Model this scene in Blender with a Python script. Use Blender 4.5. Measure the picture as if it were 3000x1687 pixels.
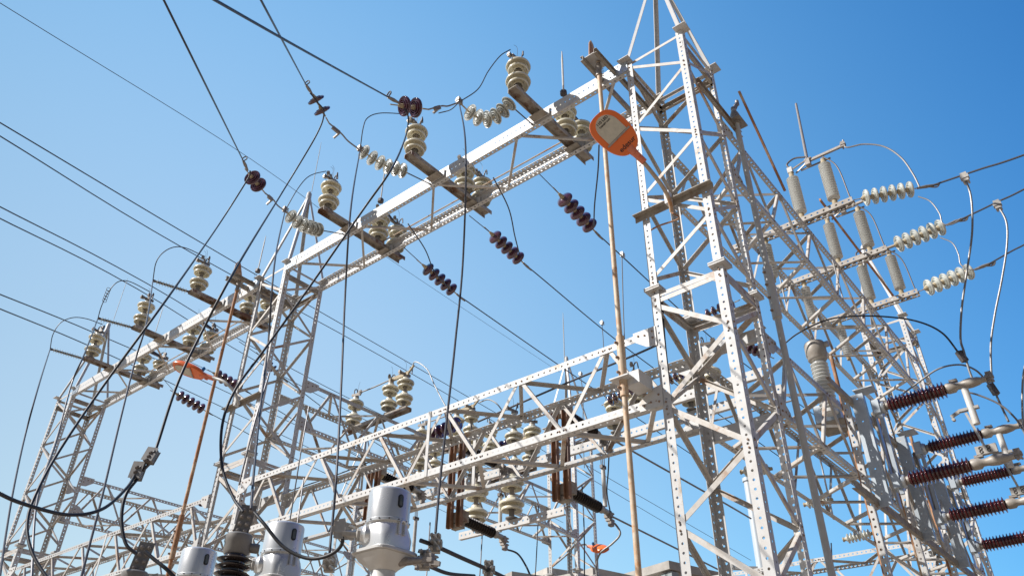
import bpy, bmesh, math, random
from math import sin, cos, radians, pi, sqrt
from mathutils import Vector, Matrix, Quaternion
random.seed(7)
for o in list(bpy.data.objects): bpy.data.objects.remove(o)
scene = bpy.context.scene
COL = scene.collection

# ------------------------------------------------------------------ camera, world, sun, exposure
FPX, PIT, ROLL, HEAD = 2299.9, 0.590849, 0.009548, 0.694671      # focal length in photo pixels (3000 wide), angles in radians
CAM = Vector((0, 0, 1.6))
FH = Vector((cos(HEAD), sin(HEAD), 0)); RT = Vector((sin(HEAD), -cos(HEAD), 0))
FW = cos(PIT) * FH + sin(PIT) * Vector((0, 0, 1)); UP = RT.cross(FW)
cam_d = bpy.data.cameras.new('camera'); cam = bpy.data.objects.new('camera', cam_d); COL.objects.link(cam)
cam_d.sensor_width = 36; cam_d.lens = 36 * FPX / 3000; cam_d.clip_start = 0.05; cam_d.clip_end = 5000
cr, sr = cos(ROLL), sin(ROLL)
rx = RT * cr + UP * sr; ry = UP * cr - RT * sr       # camera rolled slightly about its axis
M = Matrix((( rx.x, ry.x, -FW.x, CAM.x), (rx.y, ry.y, -FW.y, CAM.y), (rx.z, ry.z, -FW.z, CAM.z), (0, 0, 0, 1)))
cam.matrix_world = M
scene.camera = cam
scene.render.resolution_x = 1024; scene.render.resolution_y = 575

SUN_EL, SUN_AZ = radians(40), radians(140)          # azimuth measured counter-clockwise from +X
world = bpy.data.worlds.new('World'); scene.world = world; world.use_nodes = True
wn = world.node_tree; wn.nodes.clear()
sky = wn.nodes.new('ShaderNodeTexSky'); sky.sky_type = 'NISHITA'; sky.sun_disc = False
sky.sun_elevation = SUN_EL; sky.sun_rotation = radians(90) - SUN_AZ
sky.altitude = 0; sky.air_density = 1.0; sky.dust_density = 0.6; sky.ozone_density = 2.2
bg = wn.nodes.new('ShaderNodeBackground'); bg.inputs[1].default_value = 0.15
wo = wn.nodes.new('ShaderNodeOutputWorld'); wn.links.new(bg.outputs[0], wo.inputs[0])
# the clear sky deepens towards one quarter of the compass: a smooth gain over world direction on top of the Nishita sky
EXPO = 0.75
wtc = wn.nodes.new('ShaderNodeTexCoord'); comb = wn.nodes.new('ShaderNodeCombineXYZ')
for ch, (k0, v) in enumerate(((-4.02, (2.44, 3.36, 2.42)), (-2.22, (1.610, 1.684, 1.97)), (-1.44, (1.19, .795, 1.665)))):
    dp = wn.nodes.new('ShaderNodeVectorMath'); dp.operation = 'DOT_PRODUCT'; dp.inputs[1].default_value = v; wn.links.new(wtc.outputs['Generated'], dp.inputs[0])
    cl = wn.nodes.new('ShaderNodeMapRange'); cl.inputs['From Min'].default_value = -1.2 - k0; cl.inputs['From Max'].default_value = 1.1 - k0
    cl.inputs['To Min'].default_value = -1.2 - EXPO * .693; cl.inputs['To Max'].default_value = 1.1 - EXPO * .693; wn.links.new(dp.outputs['Value'], cl.inputs['Value'])
    ex = wn.nodes.new('ShaderNodeMath'); ex.operation = 'EXPONENT'; wn.links.new(cl.outputs[0], ex.inputs[0]); wn.links.new(ex.outputs[0], comb.inputs[ch])
wm = wn.nodes.new('ShaderNodeVectorMath'); wm.operation = 'MULTIPLY'; wn.links.new(sky.outputs[0], wm.inputs[0]); wn.links.new(comb.outputs[0], wm.inputs[1]); wn.links.new(wm.outputs[0], bg.inputs[0])
sd = bpy.data.lights.new('sun', 'SUN'); sd.energy = 3.7; sd.angle = radians(0.5); sd.color = (1.0, 0.965, 0.92)
sun = bpy.data.objects.new('sun', sd); COL.objects.link(sun)
sv = Vector((cos(SUN_EL) * cos(SUN_AZ), cos(SUN_EL) * sin(SUN_AZ), sin(SUN_EL)))
sun.rotation_euler = (-sv).to_track_quat('-Z', 'Y').to_euler(); sun.location = (0, 0, 40)
scene.view_settings.view_transform = 'Standard'; scene.view_settings.look = 'None'
scene.view_settings.gamma = 1; scene.view_settings.exposure = EXPO
scene.render.engine = 'CYCLES'
scene.cycles.transparent_max_bounces = 24; scene.cycles.max_bounces = 6

# ------------------------------------------------------------------ helpers
def ray(px, py):
    dx, dy = px - 1500, py - 843.5
    u = cr * dx + sr * dy; v = -sr * dx + cr * dy
    return RT * u / FPX - UP * v / FPX + FW
def P(px, py, **k):
    """a point of the yard seen at a photo pixel, on the plane x=, y= or z=, or at the distance d="""
    r = ray(px, py); (a, v), = k.items()
    if a == 'd': return CAM + r.normalized() * v
    i = 'xyz'.index(a); return CAM + r * ((v - CAM[i]) / r[i])

def mat(name, base, rough=0.5, metal=0.0, spec=0.5, noise=None, holes=None, streak=None, bump=0.0, coat=0.0, trans=0.0, scale=9.0, vary=0.16):
    """noise=(colour2, amount), streak=(rust colour, threshold, softness), holes=(pitch, radius) seen through"""
    m = bpy.data.materials.new(name); m.use_nodes = True; nt = m.node_tree; N = nt.nodes; L = nt.links
    b = N['Principled BSDF']; out = N['Material Output']
    b.inputs['Base Color'].default_value = (*base, 1); b.inputs['Roughness'].default_value = rough
    b.inputs['Metallic'].default_value = metal; b.inputs['Specular IOR Level'].default_value = spec
    b.inputs['Coat Weight'].default_value = coat; b.inputs['Transmission Weight'].default_value = trans
    tc = N.new('ShaderNodeTexCoord'); oi = N.new('ShaderNodeObjectInfo')
    add = N.new('ShaderNodeVectorMath'); add.operation = 'ADD'
    mul = N.new('ShaderNodeMath'); mul.operation = 'MULTIPLY'; mul.inputs[1].default_value = 37.0
    L.new(oi.outputs['Random'], mul.inputs[0]); L.new(tc.outputs['Object'], add.inputs[0]); L.new(mul.outputs[0], add.inputs[1])
    col = None
    if noise:
        n1 = N.new('ShaderNodeTexNoise'); n1.inputs['Scale'].default_value = scale; n1.inputs['Detail'].default_value = 6; n1.inputs['Roughness'].default_value = .65
        L.new(add.outputs[0], n1.inputs['Vector'])
        r1 = N.new('ShaderNodeValToRGB'); r1.color_ramp.elements[0].position = .35; r1.color_ramp.elements[1].position = .7
        r1.color_ramp.elements[0].color = (*base, 1)
        c2 = [base[i] + (noise[0][i] - base[i]) * noise[1] for i in range(3)]; r1.color_ramp.elements[1].color = (*c2, 1)
        L.new(n1.outputs['Fac'], r1.inputs[0]); col = r1.outputs[0]
        rr = N.new('ShaderNodeMapRange'); rr.inputs['To Min'].default_value = max(0.02, rough - .12); rr.inputs['To Max'].default_value = min(1, rough + .14)
        L.new(n1.outputs['Fac'], rr.inputs['Value']); L.new(rr.outputs[0], b.inputs['Roughness'])
        if bump:
            bp = N.new('ShaderNodeBump'); bp.inputs['Strength'].default_value = bump; bp.inputs['Distance'].default_value = .004
            L.new(n1.outputs['Fac'], bp.inputs['Height']); L.new(bp.outputs[0], b.inputs['Normal'])
    if streak:
        n2 = N.new('ShaderNodeTexNoise'); n2.inputs['Scale'].default_value = 2.2; n2.inputs['Detail'].default_value = 8; n2.inputs['Roughness'].default_value = .7
        L.new(add.outputs[0], n2.inputs['Vector'])
        r2 = N.new('ShaderNodeMapRange'); r2.inputs['From Min'].default_value = streak[1]; r2.inputs['From Max'].default_value = streak[1] + streak[2]
        L.new(n2.outputs['Fac'], r2.inputs['Value'])
        mx = N.new('ShaderNodeMixRGB'); mx.inputs[2].default_value = (*streak[0], 1); L.new(r2.outputs[0], mx.inputs[0])
        if col: L.new(col, mx.inputs[1])
        else: mx.inputs[1].default_value = (*base, 1)
        col = mx.outputs[0]
    if col and vary:
        vr = N.new('ShaderNodeMapRange'); vr.inputs['To Min'].default_value = 1 - vary; vr.inputs['To Max'].default_value = 1 + vary * .35; L.new(oi.outputs['Random'], vr.inputs['Value'])
        vm = N.new('ShaderNodeVectorMath'); vm.operation = 'SCALE'; L.new(col, vm.inputs[0]); L.new(vr.outputs[0], vm.inputs['Scale']); col = vm.outputs[0]
    if col: L.new(col, b.inputs['Base Color'])
    if holes:
        uv = N.new('ShaderNodeUVMap'); uv.uv_map = 'UVMap'; sp = N.new('ShaderNodeSeparateXYZ'); L.new(uv.outputs[0], sp.inputs[0])
        def mth(op, a, bb=None, c=None):
            n = N.new('ShaderNodeMath'); n.operation = op
            for i, v in enumerate((a, bb, c)):
                if v is None: continue
                if isinstance(v, (int, float)): n.inputs[i].default_value = v
                else: L.new(v, n.inputs[i])
            return n.outputs[0]
        f = mth('FRACT', mth('DIVIDE', sp.outputs['X'], holes[0])); xx = mth('MULTIPLY', mth('SUBTRACT', f, .5), holes[0])
        d2 = mth('ADD', mth('MULTIPLY', xx, xx), mth('MULTIPLY', sp.outputs['Y'], sp.outputs['Y']))
        hit = mth('LESS_THAN', d2, holes[1] ** 2)
        tr = N.new('ShaderNodeBsdfTransparent'); ms = N.new('ShaderNodeMixShader')
        L.new(hit, ms.inputs[0]); L.new(b.outputs[0], ms.inputs[1]); L.new(tr.outputs[0], ms.inputs[2]); L.new(ms.outputs[0], out.inputs[0])
    return m

G0 = (.60, .60, .592); RUST = (.34, .15, .06); TAN = (.40, .315, .225)
MT = {}
MT['galv'] = mat('galvanised_steel', G0, .48, .0, .5, noise=(TAN, .34), streak=(TAN, .60, .10), bump=.15)
MT['perf'] = mat('punched_galvanised_steel', G0, .48, .0, .5, noise=(TAN, .28), streak=((.42, .33, .24), .58, .08), holes=(.098, .0145), bump=.15)
MT['perf_s'] = mat('finely_punched_steel', G0, .48, .0, .5, noise=(TAN, .34), streak=(TAN, .60, .10), holes=(.095, .0165), bump=.15)
MT['brace'] = mat('weathered_brace_steel', (.58, .56, .53), .5, .0, .5, noise=(TAN, .6), streak=((.38, .22, .12), .56, .10), bump=.15)
MT['newgalv'] = mat('spangled_zinc', (.55, .60, .64), .32, .35, .5, noise=((.42, .48, .53), .7), holes=(.34, .012), scale=22)
MT['zinc'] = mat('zinc_plate', (.55, .60, .64), .34, .35, .5, noise=((.42, .48, .53), .7), scale=22)
MT['bolt'] = mat('rusty_bolt', (.25, .15, .10), .6, .3, noise=((.4, .3, .22), .8), scale=60)
MT['rust'] = mat('rusted_pipe_steel', (.42, .20, .09), .7, 0, noise=((.26, .11, .05), .8), streak=((.56, .40, .26), .5, .12), bump=.3)
MT['oldpipe'] = mat('stained_pipe', (.60, .50, .38), .55, 0, noise=((.50, .30, .15), .75), streak=((.48, .24, .10), .52, .1), bump=.2)
MT['pipe'] = mat('galvanised_pipe', (.60, .60, .58), .4, 0, noise=(TAN, .35), bump=.1)
MT['brown'] = mat('brown_channel_paint', (.25, .12, .065), .55, 0, noise=((.33, .20, .12), .8), streak=((.18, .10, .07), .5, .1))
MT['dirty'] = mat('dusty_channel_steel', (.40, .36, .30), .6, 0, noise=((.16, .12, .09), .7), streak=((.22, .13, .08), .55, .1), bump=.2)
MT['slot'] = mat('slotted_channel_steel', (.46, .42, .37), .5, 0, noise=((.2, .15, .11), .6), holes=(.11, .018))
MT['cream'] = mat('cream_porcelain', (.74, .69, .54), .25, 0, .6, noise=((.62, .57, .43), .3), coat=.25, scale=3)
MT['capgrey'] = mat('tan_grey_casting', (.38, .35, .31), .5, .1, noise=((.26, .21, .16), .7), scale=12, bump=.15)
MT['castgrey'] = mat('dull_cast_grey_metal', (.20, .19, .18), .5, .2, noise=((.30, .28, .25), .7), scale=14, bump=.15)
MT['core'] = mat('dark_rod_core', (.13, .11, .10), .4, 0, noise=((.2, .17, .15), .5))
MT['inner'] = mat('dark_stained_channel', (.48, .44, .38), .6, 0, noise=((.20, .15, .11), .75), streak=((.16, .08, .045), .5, .1), bump=.2)
MT['creamunder'] = mat('unglazed_porcelain', (.30, .25, .17), .6, 0, noise=((.18, .13, .08), .6))
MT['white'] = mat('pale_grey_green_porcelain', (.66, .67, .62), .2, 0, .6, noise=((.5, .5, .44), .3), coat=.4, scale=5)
MT['grey'] = mat('grey_porcelain', (.60, .60, .57), .25, 0, .6, noise=((.52, .51, .48), .4), coat=.3, scale=6)
MT['purple'] = mat('brown_purple_glazed_porcelain', (.085, .032, .052), .12, 0, .7, noise=((.12, .055, .075), .5), coat=.7, scale=8)
MT['red'] = mat('oxblood_glazed_porcelain', (.090, .014, .015), .12, 0, .7, noise=((.045, .008, .009), .6), coat=.7, scale=8)
MT['black'] = mat('black_brown_porcelain', (.030, .022, .020), .2, 0, .6, noise=((.05, .04, .035), .5), coat=.4, scale=8)
MT['glass'] = mat('greenish_insulator_glass', (.56, .57, .50), .08, 0, .7, noise=((.46, .42, .32), .5), coat=.6, trans=.30, scale=10)
MT['iron'] = mat('galvanised_iron_fitting', (.34, .31, .28), .5, .3, noise=((.16, .12, .09), .7), scale=40, bump=.2)
MT['dark'] = mat('dark_iron_fitting', (.10, .09, .09), .5, .4, noise=((.2, .16, .13), .5), scale=40)
MT['cement'] = mat('cap_cement', (.50, .42, .28), .7, 0, noise=((.35, .26, .15), .8), scale=30)
MT['alu'] = mat('cast_aluminium', (.46, .44, .41), .45, .25, noise=((.28, .25, .21), .7), scale=14, bump=.15)
MT['tank'] = mat('painted_aluminium_tank', (.76, .76, .75), .28, .5, .5, noise=((.62, .62, .61), .6), scale=4, bump=.05)
MT['tankbase'] = mat('cast_tank_base', (.68, .67, .64), .4, .15, noise=((.56, .53, .48), .5), scale=7)
MT['cond'] = mat('dark_stranded_conductor', (.055, .055, .065), .45, .4, noise=((.10, .09, .09), .6), scale=60)
MT['cable'] = mat('black_rubber_cable', (.020, .020, .024), .5, 0, noise=((.035, .035, .038), .5), scale=30)
MT['alwire'] = mat('aluminium_stranded_wire', (.30, .29, .28), .45, .4, noise=((.14, .13, .13), .7), scale=50)
MT['orange'] = mat('orange_lamp_enamel', (.95, .19, .025), .32, 0, .5, noise=((.85, .15, .03), .5), coat=.2, scale=4)
MT['pink'] = mat('faded_orange_cast', (.78, .22, .12), .5, 0, noise=((.62, .20, .12), .6))
MT['lens'] = mat('grey_lamp_lens', (.62, .57, .46), .35, 0, noise=((.34, .32, .27), .5), scale=12)
MT['ink'] = mat('black_print', (.012, .012, .014), .5)
MT['sightglass'] = mat('oil_sight_glass', (.05, .055, .045), .08, 0, .6, noise=((.16, .15, .12), .8), coat=.8, scale=18)
MT['blue'] = mat('blue_plastic', (.02, .14, .34), .4)
MT['concrete'] = mat('bare_concrete', (.52, .48, .43), .85, 0, noise=((.30, .28, .25), .8), bump=.3, scale=1.2)
MT['concrete2'] = mat('bluish_cement_render', (.36, .40, .40), .85, 0, noise=((.27, .30, .30), .8), scale=1.0)
MT['room_core'] = mat('room_core_grey', (.30, .28, .25), .9)  # flat grey for the solid block inside each storey
MT['ground'] = mat('gravel_ground', (.34, .27, .20), .95, 0, noise=((.24, .19, .135), .8), bump=.5, scale=3)
MT['farpole'] = mat('pale_steel_pole', (.55, .60, .64), .4, .2)

class MB:
    def __init__(s): s.v = []; s.f = []; s.uv = []; s.sm = []; s.mi = set()
    def face(s, idx, uv=None, smooth=False): s.f.append(idx); s.uv.append(uv or [(0, 9)] * len(idx)); s.sm.append(smooth)
    def slab(s, a, b, n1, n2, w, th, c1=0.0, c2=0.0, holes=True, u0=0.0, rows=(0.0,)):
        """plate from a to b, width w along n1 (centred at c1), thickness th along n2 (centred at c2); uv: metres along / across"""
        a = Vector(a); b = Vector(b); L = (b - a).length; i0 = len(s.v)
        for p in (a, b):
            for x in (-.5, .5):
                for y in (-.5, .5): s.v.append(p + n1 * (c1 + x * w) + n2 * (c2 + y * th))
        q = lambda e, x, y: i0 + e * 4 + x * 2 + y
        h = w / 2
        for y, rev in ((0, False), (1, True)):
            idx = [q(0, 0, y), q(0, 1, y), q(1, 1, y), q(1, 0, y)]
            uv = [(u0, -h), (u0, h), (u0 + L, h), (u0 + L, -h)] if holes else None
            if not rev: idx = idx[::-1]; uv = uv[::-1] if uv else None
            s.face(idx, uv)
        s.face([q(0, 0, 0), q(1, 0, 0), q(1, 0, 1), q(0, 0, 1)]); s.face([q(0, 1, 0), q(0, 1, 1), q(1, 1, 1), q(1, 1, 0)])
        s.face([q(0, 0, 0), q(0, 0, 1), q(0, 1, 1), q(0, 1, 0)]); s.face([q(1, 0, 0), q(1, 1, 0), q(1, 1, 1), q(1, 0, 1)])
    def angle(s, a, b, n1, n2, w, th=.009, w2=None, holes=True):
        """L section whose heel runs a-b; flanges point along n1 and n2"""
        a = Vector(a); b = Vector(b); t = (b - a).normalized()
        n1 = Vector(n1); n2 = Vector(n2); n1 = (n1 - t * n1.dot(t)).normalized(); n2 = (n2 - t * n2.dot(t)); n2 = (n2 - n1 * n2.dot(n1)).normalized()
        w2 = w2 or w
        s.slab(a, b, n1, n2, w, th, w / 2, th / 2, holes)
        s.slab(a, b, n2, n1, w2 - th - .002, th, (w2 + th) / 2 + .001, th / 2 - .0005, holes, u0=.03)
    def channel(s, a, b, n1, n2, h, fl, th=.01, holes=True, fholes=True):
        """C section: web height h along n1 centred on a-b, flanges fl along n2"""
        a = Vector(a); b = Vector(b); t = (b - a).normalized(); n1 = Vector(n1); n2 = Vector(n2)
        n1 = (n1 - t * n1.dot(t)).normalized(); n2 = (n2 - t * n2.dot(t)); n2 = (n2 - n1 * n2.dot(n1)).normalized()
        s.slab(a, b, n1, n2, h, th, 0, th / 2, holes)
        for sg in (-1, 1): s.slab(a, b, n2, n1, fl - th, th, (fl + th) / 2 + .0005, sg * (h / 2 - th / 2 - .0005), fholes)
    def box(s, c, sx, sy, sz, ax=None):
        c = Vector(c); X, Y, Z = ax or (Vector((1, 0, 0)), Vector((0, 1, 0)), Vector((0, 0, 1)))
        s.slab(c - Z * sz / 2, c + Z * sz / 2, X, Y, sx, sy, 0, 0, False)
    def bar(s, a, b, w, h=None, hint=(0, 0, 1)):
        a = Vector(a); b = Vector(b); t = (b - a).normalized(); n1 = Vector(hint); n1 = n1 - t * n1.dot(t)
        if n1.length < 1e-3: n1 = Vector((1, 0, 0)) - t * t.x
        n1.normalize(); s.slab(a, b, n1, t.cross(n1), w, h or w, 0, 0, False)
    def rings(s, pts, rad, seg=12, cap=True, ups=None):
        n = len(pts); i0 = len(s.v); prev = None
        for i, p in enumerate(pts):
            p = Vector(p); t = (Vector(pts[min(i + 1, n - 1)]) - Vector(pts[max(i - 1, 0)])).normalized()
            if prev is None: nrm = t.orthogonal().normalized()
            else: nrm = (prev - t * prev.dot(t)).normalized()
            prev = nrm; bn = t.cross(nrm); r = rad[i] if isinstance(rad, (list, tuple)) else rad
            for k in range(seg):
                an = 2 * pi * k / seg; s.v.append(p + nrm * (r * cos(an)) + bn * (r * sin(an)))
        for i in range(n - 1):
            for k in range(seg):
                a = i0 + i * seg + k; b = i0 + i * seg + (k + 1) % seg
                s.face([a, b, b + seg, a + seg], None, True)
        if cap:
            s.face([i0 + k for k in range(seg)][::-1]); s.face([i0 + (n - 1) * seg + k for k in range(seg)])
    def tube(s, pts, r, seg=10, n=8):
        s.rings(smooth_path(pts, n) if len(pts) > 2 else pts, r, seg)
    def lathe(s, prof, o=(0, 0, 0), ax=(0, 0, 1), seg=24):
        o = Vector(o); ax = Vector(ax).normalized(); n = ax.orthogonal().normalized(); b = ax.cross(n); i0 = len(s.v)
        for r, z in prof:
            for k in range(seg):
                an = 2 * pi * k / seg; s.v.append(o + ax * z + n * (r * cos(an)) + b * (r * sin(an)))
        for i in range(len(prof) - 1):
            for k in range(seg):
                a = i0 + i * seg + k; c = i0 + i * seg + (k + 1) % seg; s.face([a, c, c + seg, a + seg], None, True)
        if prof[0][0] > .0005: s.face([i0 + k for k in range(seg)][::-1])
        if prof[-1][0] > .0005: s.face([i0 + (len(prof) - 1) * seg + k for k in range(seg)])
    def bolt(s, p, n, r=.014, h=.014, mark=False):
        n = Vector(n).normalized(); f0 = len(s.f); s.lathe([(r, 0), (r, h * .6), (r * .6, h)], Vector(p), n, 6)
        if mark: s.mi.update(range(f0, len(s.f)))
    def build(s, name, m, parent=None, bevel=0.0):
        me = bpy.data.meshes.new(name); off = parent_origin(parent)
        me.from_pydata([tuple(v - off) for v in s.v], [], s.f); uvl = me.uv_layers.new(name='UVMap')
        flat = [c for fu in s.uv for c in fu]; uvl.data.foreach_set('uv', [x for c in flat for x in c])
        me.polygons.foreach_set('use_smooth', s.sm); me.materials.append(MT[m] if isinstance(m, str) else m)
        if s.mi: me.materials.append(MT['bolt']); me.polygons.foreach_set('material_index', [1 if i in s.mi else 0 for i in range(len(s.f))])
        if any(s.sm): me.set_sharp_from_angle(angle=radians(42))
        me.update(); o = bpy.data.objects.new(name, me); COL.objects.link(o)
        if parent: o.parent = parent
        if bevel:
            bm = o.modifiers.new('bevel', 'BEVEL'); bm.width = bevel; bm.segments = 2; bm.limit_method = 'ANGLE'
        return o
def parent_origin(p):
    v = Vector((0, 0, 0))
    while p: v += p.location; p = p.parent
    return v
def smooth_path(pts, n=8):
    pts = [Vector(p) for p in pts]; out = []
    for i in range(len(pts) - 1):
        p0 = pts[i - 1] if i else pts[0] * 2 - pts[1]; p1, p2 = pts[i], pts[i + 1]; p3 = pts[i + 2] if i + 2 < len(pts) else p2 * 2 - p1
        for k in range(n):
            t = k / n; out.append(.5 * ((2 * p1) + (p2 - p0) * t + (2 * p0 - 5 * p1 + 4 * p2 - p3) * t * t + (3 * p1 - p0 - 3 * p2 + p3) * t ** 3))
    return out + [pts[-1]]
def tag(o, label, cat, group=None, kind=None):
    o['label'] = label; o['category'] = cat
    if group: o['group'] = group
    if kind: o['kind'] = kind
    return o
def thing(name, label, cat, loc=(0, 0, 0), group=None):
    o = bpy.data.objects.new(name, None); COL.objects.link(o); o.location = loc; o.empty_display_size = .1
    return tag(o, label, cat, group)
def part_of(o, t, loc, direction):
    place(o, Vector(loc) - parent_origin(t), direction); o.parent = t
    for k in ('label', 'category', 'group'):
        if k in o: del o[k]
def near_on_ray(px, py, A, L, sg=-1):
    """point on the sight line of a pixel, L metres from A, on the near side (L < 0: minus the wanted foreshortening)"""
    r = ray(px, py).normalized(); m = (A - CAM).dot(r); h2 = (A - CAM).length_squared - m * m
    if L < 0: L = sqrt(h2) / -L
    return CAM + r * (m + sg * sqrt(max(0, L * L - h2)))
def dup(root, label, group=None):
    r = root.copy(); COL.objects.link(r); r['label'] = label
    if group: r['group'] = group
    def rec(src, dst):
        for ch in list(src.children):
            c = ch.copy(); COL.objects.link(c); c.parent = dst; c.matrix_parent_inverse = ch.matrix_parent_inverse.copy(); rec(ch, c)
    rec(root, r); return r
def place(o, loc, direction=None, roll=0.0):
    """put a thing built along +Z at loc, its axis along direction"""
    o.location = loc
    if direction is not None:
        q = Vector(direction).normalized().to_track_quat('Z', 'Y'); o.rotation_mode = 'QUATERNION'; o.rotation_quaternion = q @ Quaternion((0, 0, 1), roll)
    elif roll: o.rotation_euler = (0, 0, roll)
def attach(o, root):
    """make o (built in world coordinates) a part of the placed root"""
    q = root.rotation_quaternion.copy() if root.rotation_mode == 'QUATERNION' else root.rotation_euler.to_quaternion()
    o.parent = root; o.matrix_parent_inverse = Matrix.LocRotScale(root.location, q, root.scale).inverted()
    for k in ('label', 'category', 'group'):
        if k in o: del o[k]
    return o
EX, EY, EZ = Vector((1, 0, 0)), Vector((0, 1, 0)), Vector((0, 0, 1))
def V3(x, y, z): return Vector((x, y, z))

# ------------------------------------------------------------------ setting
g = MB(); g.slab(V3(-600, 0, -.05), V3(1200, 0, -.05), EY, EZ, 1800, .1, 0, 0, False); o = g.build('ground', 'ground'); o['kind'] = 'structure'

# ------------------------------------------------------------------ lattice towers
X = [7.525, 18.05]; Y = [2.976, 12.605, 22.34]; ZT = 11.5
def brace(a, b, nrm, parent, w=.052, name='brace', m='brace'):
    """flat-faced small angle lying on the face whose outward normal is nrm"""
    a = Vector(a); b = Vector(b); t = (b - a).normalized(); nrm = Vector(nrm); side = t.cross(nrm).normalized()
    q = MB(); s1 = side if side.z < 0 else -side
    q.angle(a - s1 * w / 2, b - s1 * w / 2, s1, -nrm, w, .007, w * .8, False)
    return q.build(name, m, parent)
def make_tower(label):
    t = thing('lattice_tower', label, 'lattice tower', (X[0], Y[0], 0), 'lattice towers of the switchyard')
    x, y = X[0], Y[0]; C = {'N': (x, y), 'L': (x, y + 1), 'R': (x + 1, y), 'B': (x + 1, y + 1)}
    dirs = {'N': (EX, EY), 'L': (EX, -EY), 'R': (-EX, EY), 'B': (-EX, -EY)}
    for k, (cx, cy) in C.items():
        q = MB(); d1, d2 = dirs[k]
        q.angle(V3(cx, cy, 0), V3(cx, cy, 7.155), d2, d1, .118, .005); q.angle(V3(cx, cy, 7.17), V3(cx, cy, ZT), d2, d1, .108, .005)
        for nrm in ((-d1), (-d2)):
            for z in ((10.78, 9.37, 7.98, 7.03, 6.30, 4.85, 3.40, 1.95, .5) if k in 'NB' else (11.38, 10.04, 8.69, 7.31, 6.95, 5.55, 4.15, 2.75, 1.3)):
                for dz in (-.045, .045): q.bolt(V3(cx, cy, z + dz) + ((d2 if abs(nrm.x) > .5 else d1) * .05) + nrm * .0005, nrm, .013, .014, True)
        lg = q.build('leg', 'perf', t)
        q = MB(); q.box(V3(cx + d1.x * .05, cy + d2.y * .05, 7.175), .22, .22, .016); q.box(V3(cx + d1.x * .05, cy + d2.y * .05, 7.145), .22, .22, .016)
        q.build('splice_plate', 'galv', lg)
        q = MB(); q.box(V3(cx + d1.x * .0, cy + d2.y * .0, ZT + .012), .2, .2, .012)
        q.build('cap_plate', 'galv', lg)
    NB = [10.78, 9.37, 7.98]; LR = [11.38, 10.04, 8.69, 7.31]
    NB2 = [7.03, 6.30, 4.85, 3.40, 1.95, .5]; LR2 = [6.95, 5.55, 4.15, 2.75, 1.3]
    faces = [('N', 'L', -EX), ('N', 'R', -EY), ('B', 'L', EY), ('B', 'R', EX)]
    def pt(k, z, nrm):
        cx, cy = C[k]; d1, d2 = dirs[k]; off = (d2 * .05) if abs(nrm.x) > .5 else (d1 * .05)
        return V3(cx, cy, z) + off - nrm * .011
    for a, b, nrm in faces:
        seq = []
        for i in range(4):
            seq.append((b, LR[i]));
            if i < 3: seq.append((a, NB[i]))
        for (k1, z1), (k2, z2) in zip(seq, seq[1:]): brace(pt(k1, z1 - .03, nrm), pt(k2, z2 + .03, nrm), nrm, t)
        seq = [(a, 7.03), (b, 6.95)]
        for i in range(1, len(NB2)):
            seq.append((a, NB2[i]));
            if i < len(LR2): seq.append((b, LR2[i]))
        for (k1, z1), (k2, z2) in zip(seq, seq[1:]): brace(pt(k1, z1 - .03, nrm), pt(k2, z2 + .03, nrm), nrm, t, .062)
        brace(pt(a, 7.06, nrm), pt(b, 7.06, nrm), nrm, t, .06, 'ring_bar')
        brace(pt(a, 11.42, nrm), pt(b, 11.42, nrm), nrm, t, .05, 'ring_bar')
    q = MB()
    for (a, b), n in (((V3(x, y, 11.2), V3(x + 1, y, 11.2)), EY), ((V3(x, y + 1, 11.2), V3(x + 1, y + 1, 11.2)), -EY), ((V3(x + 1, y, 11.2), V3(x + 1, y + 1, 11.2)), -EX)):
        q.channel(a + n * .014, b + n * .014, EZ, n, .11, .05, .008, False, False)
    q.build('top_channel', 'dirty', t)
    for z in (6.66, 5.5):
        q = MB(); q.channel(V3(x + 1.012, y, z), V3(x + 1.012, y + 1, z), EZ, EX, .17, .07, .009, False, False); q.build('cross_channel', 'galv', t)
    ap = V3(x + .5, y + .5, 13.95)
    for k, (cx, cy) in C.items():
        q = MB(); d = (V3(cx, cy, 0) - V3(ap.x, ap.y, 0)).normalized()
        q.angle(V3(cx, cy, ZT + .02), ap + d * .05, dirs[k][0], dirs[k][1], .062, .008, None, False); q.build('peak_leg', 'galv', t)
    q = MB(); q.lathe([(.07, 13.8), (.06, 14.05), (.015, 14.12)], V3(ap.x, ap.y, 0), EZ, 8); q.build('peak_cap', 'galv', t)
    return t
tl = ['tall near lattice tower of white punched steel, its peak cut by the top edge',
      'lattice tower at the left end of the big upper gantry beam, behind the black cables',
      'farthest left lattice tower, leaning over the lower left corner',
      'far lattice tower behind the oxblood insulators at the right',
      'small distant lattice tower at bottom centre, before the concrete buildings',
      'distant lattice tower mostly below the frame, seen left of the largest aluminium tank']
T = make_tower(tl[0]); towers = [T]
for i, (xi, yi) in enumerate(((0, 1), (0, 2), (1, 0), (1, 1), (1, 2))):
    d = dup(T, tl[i + 1]); d.location = (X[xi], Y[yi], 0); towers.append(d)

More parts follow.
